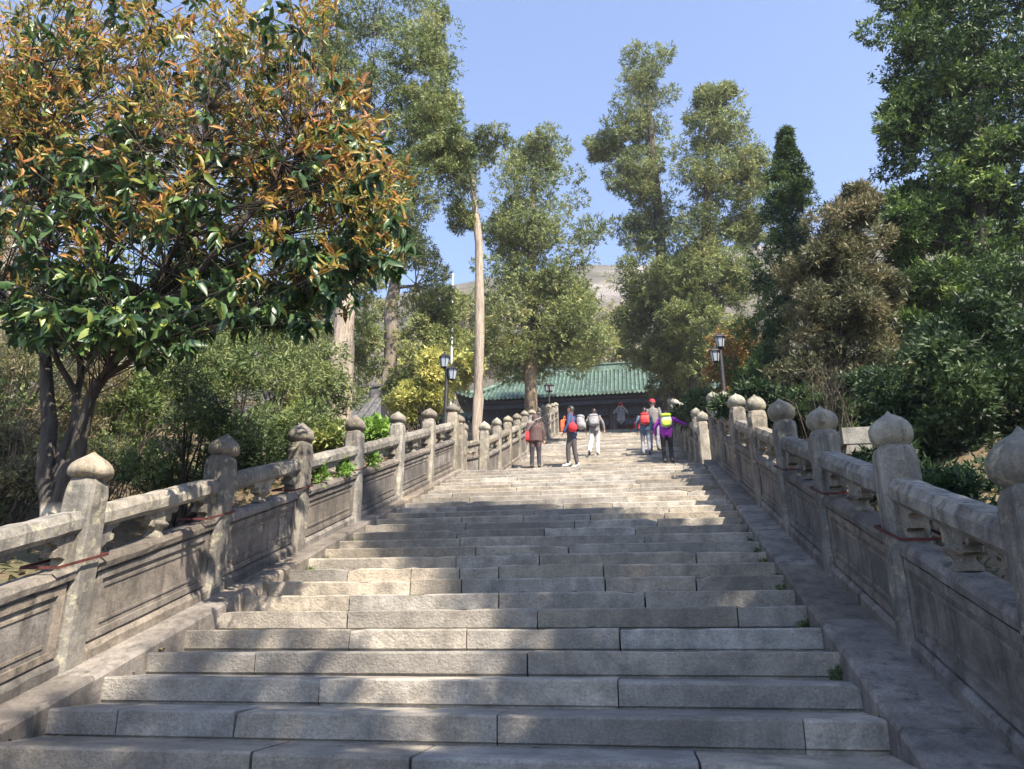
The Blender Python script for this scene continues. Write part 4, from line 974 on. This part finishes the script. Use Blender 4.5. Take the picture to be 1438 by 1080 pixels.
def person(label, loc, rz, height, J, mats, hair='short', hat=None):
    """J: joints for a 1.70 m figure facing +Y; lofts are fused into one continuous surface"""
    S = height/1.70
    root = empty('person', loc, label, 'person', None, rz=rz)
    mb = MB(); samp = []
    def loft(pts, rad, mat, seg=12, flat=1.0):
        pts = [np.array(p, float) for p in pts]; n = len(pts); V = []
        for i, p in enumerate(pts):
            t = pts[min(i+1, n-1)]-pts[max(i-1, 0)]; t /= np.linalg.norm(t)
            ref = np.array([1., 0, 0]) if abs(t[0]) < .8 else np.array([0, 1., 0])
            a = ref-t*(ref@t); a /= np.linalg.norm(a); b = np.cross(t, a)
            ra, rb = rad[i] if hasattr(rad[i], '__len__') else (rad[i], rad[i]*flat)
            for k in range(seg): w = 2*math.pi*k/seg; V.append(p+a*ra*math.cos(w)+b*rb*math.sin(w))
            samp.append((p, (ra+rb)/2, mat))
            if i: samp.append(((p+pts[i-1])/2, (ra+rb)/2, mat))
        F = [(i*seg+k, i*seg+(k+1) % seg, (i+1)*seg+(k+1) % seg, (i+1)*seg+k) for i in range(n-1) for k in range(seg)]
        mb.add([v*S for v in V], F, True); mb.add([v*S for v in V[:seg]], [tuple(range(seg-1, -1, -1))]); mb.add([v*S for v in V[-seg:]], [tuple(range(seg))])
    pel, chest, neck, head = (np.array(J[k], float) for k in ('pelvis', 'chest', 'neck', 'head'))
    hipw = .09
    for s, sd in ((-1, 'l'), (1, 'r')):
        hip = pel+np.array([s*hipw, 0, -.02]); kn = np.array(J['knee_'+sd]); an = np.array(J['ankle_'+sd]); toe = np.array(J['toe_'+sd])
        pw = J.get('pant', 1.0)
        loft([hip+[0, 0, .06], hip*.65+kn*.35, kn, kn*.5+an*.5, an+(kn-an)*.06], [.098*pw, .088*pw, .066*pw, .062*pw, .055*pw], mats['pants'])
        f = toe-an; loft([an+[0, 0, -.0]-f*.25, an+f*.3+[0, 0, -.03], toe+[0, 0, 0]], [(.045, .045), (.048, .042), (.038, .028)], mats['shoes'])
        sh = np.array(J['sh_'+sd]); el = np.array(J['el_'+sd]); wr = np.array(J['wr_'+sd])
        loft([chest*.35+sh*.65, sh, sh*.5+el*.5, el, el*.5+wr*.5, wr], [.075, .072, .062, .055, .05, .044], mats['top'])
        hd = (wr-el)/np.linalg.norm(wr-el); loft([wr-hd*.02, wr+hd*.05, wr+hd*.10], [(.028, .022), (.040, .018), (.036, .014)], 'skin', 10)
    hem = pel+np.array([0, 0, J.get('hem', -.06)])
    loft([pel+[0, 0, -.10], pel, pel+[0, 0, .10]], [(.12, .09), (.155, .115), (.14, .10)], mats['pants'], 16)
    jw = J.get('jacket', 1.0)
    mid = pel*.5+chest*.5
    loft([hem, hem*.6+mid*.4, mid, chest, chest*.35+neck*.65, neck+[0, 0, -.015]], [(.178*jw, .135*jw), (.172*jw, .13*jw), (.165*jw, .125*jw), (.19*jw, .135*jw), (.15, .11), (.07, .068)], mats['top'], 18)
    up = (head-neck)/np.linalg.norm(head-neck)
    loft([neck-up*.03, neck+up*.06, head-up*.02], [.055, .052, .06], 'skin')
    # head: ellipsoid rings, jaw narrower
    fw = np.array(J.get('look', (0, 1, 0)), float); fw -= up*(fw@up); fw /= np.linalg.norm(fw); sdv = np.cross(fw, up)
    loft([head-up*.115+fw*.03, head-up*.09+fw*.025, head-up*.04+fw*.01, head, head+up*.05, head+up*.09, head+up*.112], [.03, .055, .074, .082, .078, .055, .02], 'skin', 14, 1.15)
    loft([head+fw*.07-up*.01, head+fw*.105-up*.035, head+fw*.09-up*.045], [.010, .015, .010], 'skin', 8)
    for s in (-1, 1): loft([head+sdv*s*.075-up*.035, head+sdv*s*.086, head+sdv*s*.075+up*.03], [.012, .018, .012], 'skin', 8)
    raw = mb.mesh('body', None); tmp = bpy.data.objects.new('tmp', raw); col.objects.link(tmp)
    md = tmp.modifiers.new('r', 'REMESH'); md.mode = 'VOXEL'; md.voxel_size = .017; md.use_smooth_shade = True
    md2 = tmp.modifiers.new('s', 'SMOOTH'); md2.factor = .5; md2.iterations = 3
    dg = bpy.context.evaluated_depsgraph_get(); me = bpy.data.meshes.new_from_object(tmp.evaluated_get(dg)); me.name = 'body'
    bpy.data.objects.remove(tmp)
    names = ['skin']+[x for x in dict.fromkeys(mats.values()) if x != 'skin']
    me.materials.clear()
    for nme in names: me.materials.append(PM[nme])
    nf = len(me.polygons); cen = np.zeros(nf*3, np.float32); me.polygons.foreach_get('center', cen); cen = cen.reshape(-1, 3)/S
    sp = np.array([q[0] for q in samp]); sr_ = np.array([q[1] for q in samp]); sm = [names.index(q[2]) for q in samp]
    d = np.linalg.norm(cen[:, None]-sp[None], axis=2)-sr_[None]; mi = np.array(sm)[np.argmin(d, 1)].astype(np.int32)
    top_i = names.index(mats['top']); pants_i = names.index(mats['pants'])
    mi[(mi == pants_i) & (cen[:, 2] > hem[2]+.015)] = top_i
    me.polygons.foreach_set('material_index', mi); me.polygons.foreach_set('use_smooth', np.ones(nf, bool))
    # fingers and thumb: short bent chains rooted in the palm
    body = obj('body', me, root)
    fb = MB()
    for s, sd in ((-1, 'l'), (1, 'r')):
        el = np.array(J['el_'+sd]); wr = np.array(J['wr_'+sd]); hd = (wr-el)/np.linalg.norm(wr-el)
        sidev = np.cross(hd, np.array([0, 0, 1.])); 
        if np.linalg.norm(sidev) < .3: sidev = np.array([0, 1., 0])
        sidev /= np.linalg.norm(sidev); bend = np.cross(hd, sidev)
        for k, (o_, ln) in enumerate(((-.028, .065), (-.010, .078), (.010, .072), (.026, .055))):
            p = wr+hd*.085+sidev*o_; q = p+hd*ln*.6+bend*.006; w = q+hd*ln*.35+bend*.03; fb.tube([p*S, q*S, w*S], [.0095*S, .009*S, .007*S], 6)
        p = wr+hd*.03-sidev*.032; q = p+hd*.035-sidev*.028; w = q+hd*.03-sidev*.004+bend*.01; fb.tube([p*S, q*S, w*S], [.012*S, .010*S, .008*S], 6)
    fm = fb.mesh('fingers', PM['skin'])
    bm = bmesh.new(); bm.from_mesh(me); bm.from_mesh(fm); bm.to_mesh(me); bm.free(); bpy.data.meshes.remove(fm)
    # face: eyes, brows and mouth as thin proud shapes
    fe = MB()
    for s in (-1, 1): c_ = (head+fw*.090+sdv*s*.032+up*.005)*S; fe.lathe([(.001, -.009*S), (.008*S, -.005*S), (.010*S, 0), (.008*S, .005*S), (.001, .009*S)], tuple(c_), 8)
    fe.build_local = None
    obj('eyes', fe.mesh('eyes', PM['black']), root)
    # hair or hood shell
    hb = MB(); ring = []; prof = [(.112, -.0), (.108, .3), (.10, .6), (.075, .9), (.03, 1.12)]
    if hair != 'none':
        V = []; seg = 16
        low = {'short': -.045, 'long': -.13, 'hood': -.12}[hair]
        for j, t in enumerate(np.linspace(0, 1, 8)):
            for k in range(seg):
                w = 2*math.pi*k/seg; cf, cs = math.cos(w), math.sin(w)
                lo = low if cf < .25 else (.045 if hair != 'hood' else .03)
                z = lo+(.128-lo)*t; zz = max(-1, min(1, z/.13)); rr = math.sqrt(max(0, 1-zz*zz)) if z > 0 else 1-.12*abs(z)/.13
                k_ = 1.0 if hair != 'hood' else 1.13
                V.append((head+fw*cf*.108*rr*k_-fw*.008+sdv*cs*.091*rr*k_+up*z)*S)
        F = [(j*seg+k, j*seg+(k+1) % seg, (j+1)*seg+(k+1) % seg, (j+1)*seg+k) for j in range(7) for k in range(seg)]
        hb.add(V, F, True); hb.add(V[-seg:], [tuple(range(seg))]); obj('hair' if hair != 'hood' else 'hood', hb.mesh('hair', PM['hair'] if hair != 'hood' else PM[mats['top']]), root)
    if hat:
        hb = MB(); V = []; seg = 16
        for j, (rr, z) in enumerate(((1.06, .02), (1.1, .05), (1.05, .09), (.85, .125), (.45, .15), (.05, .155))):
            for k in range(seg): w = 2*math.pi*k/seg; V.append((head+fw*math.cos(w)*.108*rr+sdv*math.sin(w)*.093*rr+up*z)*S)
        F = [(j*seg+k, j*seg+(k+1) % seg, (j+1)*seg+(k+1) % seg, (j+1)*seg+k) for j in range(5) for k in range(seg)]
        hb.add(V, F, True)
        br = [(head+fw*(.10+.085*math.cos(a))*1.0+sdv*.085*math.sin(a)+up*(.028+dz))*S for dz in (0, .008) for a in np.linspace(-1.5, 1.5, 9)]
        hb.add(br, [tuple(range(9)), tuple(range(17, 8, -1))]+[(i, i+1, i+10, i+9) for i in range(8)]); obj('hat', hb.mesh('hat', PM[hat]), root)
    return root
def pose(**kw):
    J = dict(pelvis=(0, 0, .92), chest=(0, .01, 1.26), neck=(0, 0, 1.455), head=(0, .02, 1.585), knee_l=(-.10, .02, .50), knee_r=(.10, .02, .50), ankle_l=(-.11, -.02, .085), ankle_r=(.11, -.02, .085),
             toe_l=(-.125, .16, .035), toe_r=(.125, .16, .035), sh_l=(-.19, 0, 1.39), sh_r=(.19, 0, 1.39), el_l=(-.25, -.03, 1.12), el_r=(.25, -.03, 1.12), wr_l=(-.25, .06, .90), wr_r=(.25, .06, .90))
    J.update(kw); return J
def backpack(label, root_person, off, size, c1, c2, tilt=0):
    """rucksack worn by a person: body, pocket, lid, straps. Local frame of the wearer, then moved to world"""
    mw = Matrix.Translation(root_person.location) @ Matrix.Rotation(root_person.rotation_euler.z, 4, 'Z')
    b = mw @ Vector(off); root = empty('backpack', b, label, 'backpack', 'backpacks worn by the walkers', rz=root_person.rotation_euler.z)
    w, d, h = (q*.86 for q in size)
    def blob(name, cx, cy, cz, sx, sy, sz, mat, par):
        mbb = MB(); V = []; seg = 16; rings = 9
        for j in range(rings):
            t = -1+2*j/(rings-1); rr = (1-abs(t)**3.2)**(1/2.6) if abs(t) < 1 else .02
            for k in range(seg):
                a = 2*math.pi*k/seg; ca, sa = math.cos(a), math.sin(a); n_ = (abs(ca)**2.8+abs(sa)**2.8)**(-1/2.8)
                V.append((cx+sx*rr*ca*n_, cy+sy*rr*sa*n_+tilt*t*sz, cz+sz*t))
        F = [(j*seg+k, j*seg+(k+1) % seg, (j+1)*seg+(k+1) % seg, (j+1)*seg+k) for j in range(rings-1) for k in range(seg)]
        mbb.add(V, F, True); mbb.add(V[:seg], [tuple(range(seg-1, -1, -1))]); mbb.add(V[-seg:], [tuple(range(seg))]); return obj(name, mbb.mesh(name, PM[mat]), par)
    bod = blob('bag', 0, 0, 0, w/2, d/2, h/2, c1, root)
    blob('pocket', 0, -d*.42, -h*.18, w*.36, d*.22, h*.25, c2, root)
    blob('lid', 0, -.01, h*.40, w*.46, d*.46, h*.13, c2, root)
    for s in (-1, 1):
        mbb = MB(); mbb.tube([(s*w*.33, d*.3, h*.42), (s*w*.36, d*.55+.08, h*.55), (s*w*.42, d*.5+.20, h*.35), (s*w*.46, d*.5+.17, 0), (s*w*.42, d*.3+.02, -h*.38)], .016, 6); obj('strap', mbb.mesh('strap', PM['black']), root)
    return root
def on2(px, py):
    r = CF+CR*(px-719)/FPX+CU*(540-py)/FPX; zc = ZL-(Y2-TREAD)*SL-EYE; k = zc/(r[2]-r[1]*SL); P = np.array([0, 0, EYE])+r*k
    i = round((P[1]-(Y2-TREAD))/TREAD); P[2] = ZL+i*RISE+.002; P[1] = Y2-TREAD+i*TREAD+.13; return P
def mk(px, py, hpx):
    P = on2(px, py); return P, hpx*depth(P)/FPX/math.cos(R(0))
# woman in brown jacket
P, h = mk(752, 656, 80)
p1 = person('person in a brown hooded jacket and dark trousers, small red shoulder bag, back turned', P, R(6), h,
            pose(hem=-.10, jacket=1.18, wr_l=(-.25, .02, .88), wr_r=(.26, .02, .88), pant=1.08, head=(0, .05, 1.57), neck=(0, .02, 1.45)), dict(top='brown', pants='navypants', shoes='shoe_dark'), 'hood')
S1 = h/1.7
mw = Matrix.Translation(p1.location) @ Matrix.Rotation(p1.rotation_euler.z, 4, 'Z')
bag = empty('shoulder_bag', mw @ Vector((-.24*S1, -.06*S1, .98*S1)), 'small crimson shoulder bag on the left hip of the brown jacket walker', 'bag', rz=R(6))
mb = MB(); mb.prism([(-.10, -.11), (.10, -.11), (.12, -.05), (.10, .09), (.04, .12), (-.04, .12), (-.10, .09), (-.12, -.05)], -.05, .05, lambda e, a, b: (e, a, b)); obj('pouch', mb.mesh('pouch', PM['red']), bag)
mb = MB(); mb.tube([(-.02, -.06, .08), (.10, -.16, .26), (.22, -.15, .40), (.36, -.02, .50), (.36, .10, .46)], .012, 6); obj('strap', mb.mesh('strap', PM['lightgrey']), bag)
# man in navy jacket seen from the side
P, h = mk(803, 656, 90); S2 = h/1.7
p2 = person('person in a navy jacket and charcoal trousers with white trainers, standing sideways', P, R(78), h,
            pose(el_l=(-.24, .02, 1.12), wr_l=(-.22, .16, .93), el_r=(.25, -.05, 1.12), wr_r=(.24, .06, .92), ankle_l=(-.10, .08, .085), toe_l=(-.12, .26, .035), knee_l=(-.10, .09, .50), ankle_r=(.11, -.10, .085), toe_r=(.12, .08, .035), knee_r=(.10, -.03, .50), look=(.1, 1, .05), hem=-.03, jacket=1.05),
            dict(top='navy', pants='greypants', shoes='shoe_white'), 'short')
backpack('pale grey and white rucksack on the back of the navy jacket', p2, (.02, -.24*S2, 1.20*S2), (.34, .24, .46), 'lightgrey', 'lightgrey')
mw = Matrix.Translation(p2.location) @ Matrix.Rotation(p2.rotation_euler.z, 4, 'Z')
bag = empty('crossbody_bag', mw @ Vector((-.25*S2, -.10*S2, 1.02*S2)), 'round bright red bag at the hip of the navy jacket', 'bag', rz=R(78))
mb = MB(); mb.lathe([(.03, -.12), (.09, -.10), (.12, -.03), (.11, .05), (.07, .10), (.03, .13)], (0, 0, 0), 16); obj('pouch', mb.mesh('pouch', PM['red']), bag)
mb = MB(); mb.tube([(0, 0, .12), (.06, .05, .28), (.20, .06, .42)], .012, 6); obj('strap', mb.mesh('strap', PM['red']), bag)
# orange bag held against the chest
bag = empty('carry_bag', mw @ Vector((-.04*S2, .20*S2, 1.14*S2)), 'orange bag held against the chest of the navy jacket', 'bag', rz=R(78))
mb = MB(); mb.prism([(-.11, -.16), (.11, -.16), (.13, -.05), (.11, .13), (.05, .17), (-.05, .17), (-.11, .13), (-.13, -.05)], -.06, .06, lambda e, a, b: (a, e, b)); obj('pouch', mb.mesh('pouch', PM['orange']), bag)
mb = MB(); mb.tube([(-.06, 0, .16), (-.04, -.02, .26), (.04, -.02, .26), (.06, 0, .16)], .012, 6); obj('handle', mb.mesh('handle', PM['orange']), bag)
# white trousers, grey vest
P, h = mk(836, 639, 70); S3 = h/1.7
p3 = person('person in white trousers and grey top with a pale grey bag on the back', P, R(-4), h,
            pose(knee_l=(-.13, -.02, .50), ankle_l=(-.17, -.24, .12), toe_l=(-.19, -.10, .035), knee_r=(.08, .10, .50), ankle_r=(.08, .06, .085), toe_r=(.09, .24, .035), el_l=(-.30, -.02, 1.14), wr_l=(-.30, .02, .92), el_r=(.30, -.02, 1.14), wr_r=(.33, .04, .92), jacket=1.05, pant=1.12),
            dict(top='greytop', pants='white', shoes='shoe_dark'), 'short')
backpack('flat pale grey rucksack of the walker in white trousers', p3, (0, -.20*S3, 1.22*S3), (.34, .16, .42), 'lightgrey', 'lightgrey')
# blue jacket with coral backpack
P, h = mk(908, 638, 71); S4 = h/1.7
p4 = person('person in a dark blue jacket and grey jeans climbing the upper steps', P, R(-3), h,
            pose(knee_l=(-.11, .10, .52), ankle_l=(-.11, .04, .10), toe_l=(-.12, .20, .05), knee_r=(.10, .0, .50), ankle_r=(.11, -.12, .09), toe_r=(.12, .06, .035), el_l=(-.27, -.04, 1.13), wr_l=(-.28, .03, .90), jacket=1.08),
            dict(top='blue', pants='jeans', shoes='shoe_dark'), 'short')
backpack('coral red rucksack on the dark blue jacket', p4, (.01, -.22*S4, 1.22*S4), (.30, .20, .40), 'pinkred', 'red')
# red hat walker ahead
P = on2(919, 632); P[0] += .02
p5 = person('person in a grey jacket and bright red cap ahead of the coral rucksack', P, R(-5), 1.60, pose(jacket=1.05), dict(top='greytop', pants='jeans', shoes='shoe_dark'), 'short', hat='red')
# purple hiker leaning on the rail
P, h = mk(939, 651, 86); S6 = h/1.7
p6 = person('hiker in a purple jacket and black trousers leaning on the right balustrade', P, R(-2), h,
            pose(pelvis=(0, -.02, .90), chest=(.02, .12, 1.20), neck=(.02, .20, 1.39), head=(.02, .27, 1.50), sh_l=(-.17, .15, 1.33), sh_r=(.21, .15, 1.33), el_l=(-.30, .08, 1.08), wr_l=(-.30, .22, .90), el_r=(.43, .22, 1.23), wr_r=(.62, .30, 1.17),
                 knee_l=(-.10, .08, .50), ankle_l=(-.08, -.03, .085), toe_l=(-.09, .14, .035), knee_r=(.10, .12, .52), ankle_r=(.12, .10, .12), toe_r=(.13, .27, .06), hem=-.02, jacket=1.05), dict(top='purple', pants='black', shoes='shoe_dark'), 'long')
backpack('bright lime green rucksack of the purple jacket hiker', p6, (.02, -.12*S6, 1.20*S6), (.34, .26, .44), 'limegrey', 'lime', tilt=.25)
# photographer above the crest
pp = at(873, 607, 34.8); h = 1.70
p7 = person('person in grey top and red cap raising both hands to the face before the gate', (float(pp[0]), 34.8, ZT+.003), R(180), 1.74,
            pose(el_l=(-.30, .14, 1.22), wr_l=(-.11, .22, 1.46), el_r=(.30, .14, 1.22), wr_r=(.11, .22, 1.46)), dict(top='lightgrey', pants='black', shoes='shoe_dark'), 'short', hat='red')
ph = empty('phone', (float(pp[0]), 34.8-.31, ZT+1.60), 'dark phone held up by the person before the gate', 'phone')
mb = MB(); mb.box(-.08, .08, -.006, .006, -.045, .045); obj('case', mb.mesh('case', PM['black']), ph); mb = MB(); mb.lathe([(.008, -.004), (.008, .004)], (.05, -.007, .02), 8); obj('lens', mb.mesh('lens', PM['lightgrey']), ph)
pp = at(890, 600, 36.0)
p8 = person('person in a red jacket standing before the gate behind the photographer', (float(pp[0])+.25, 36.6, ZT+.003), R(150), 1.62, pose(), dict(top='red', pants='black', shoes='shoe_dark'), 'short')
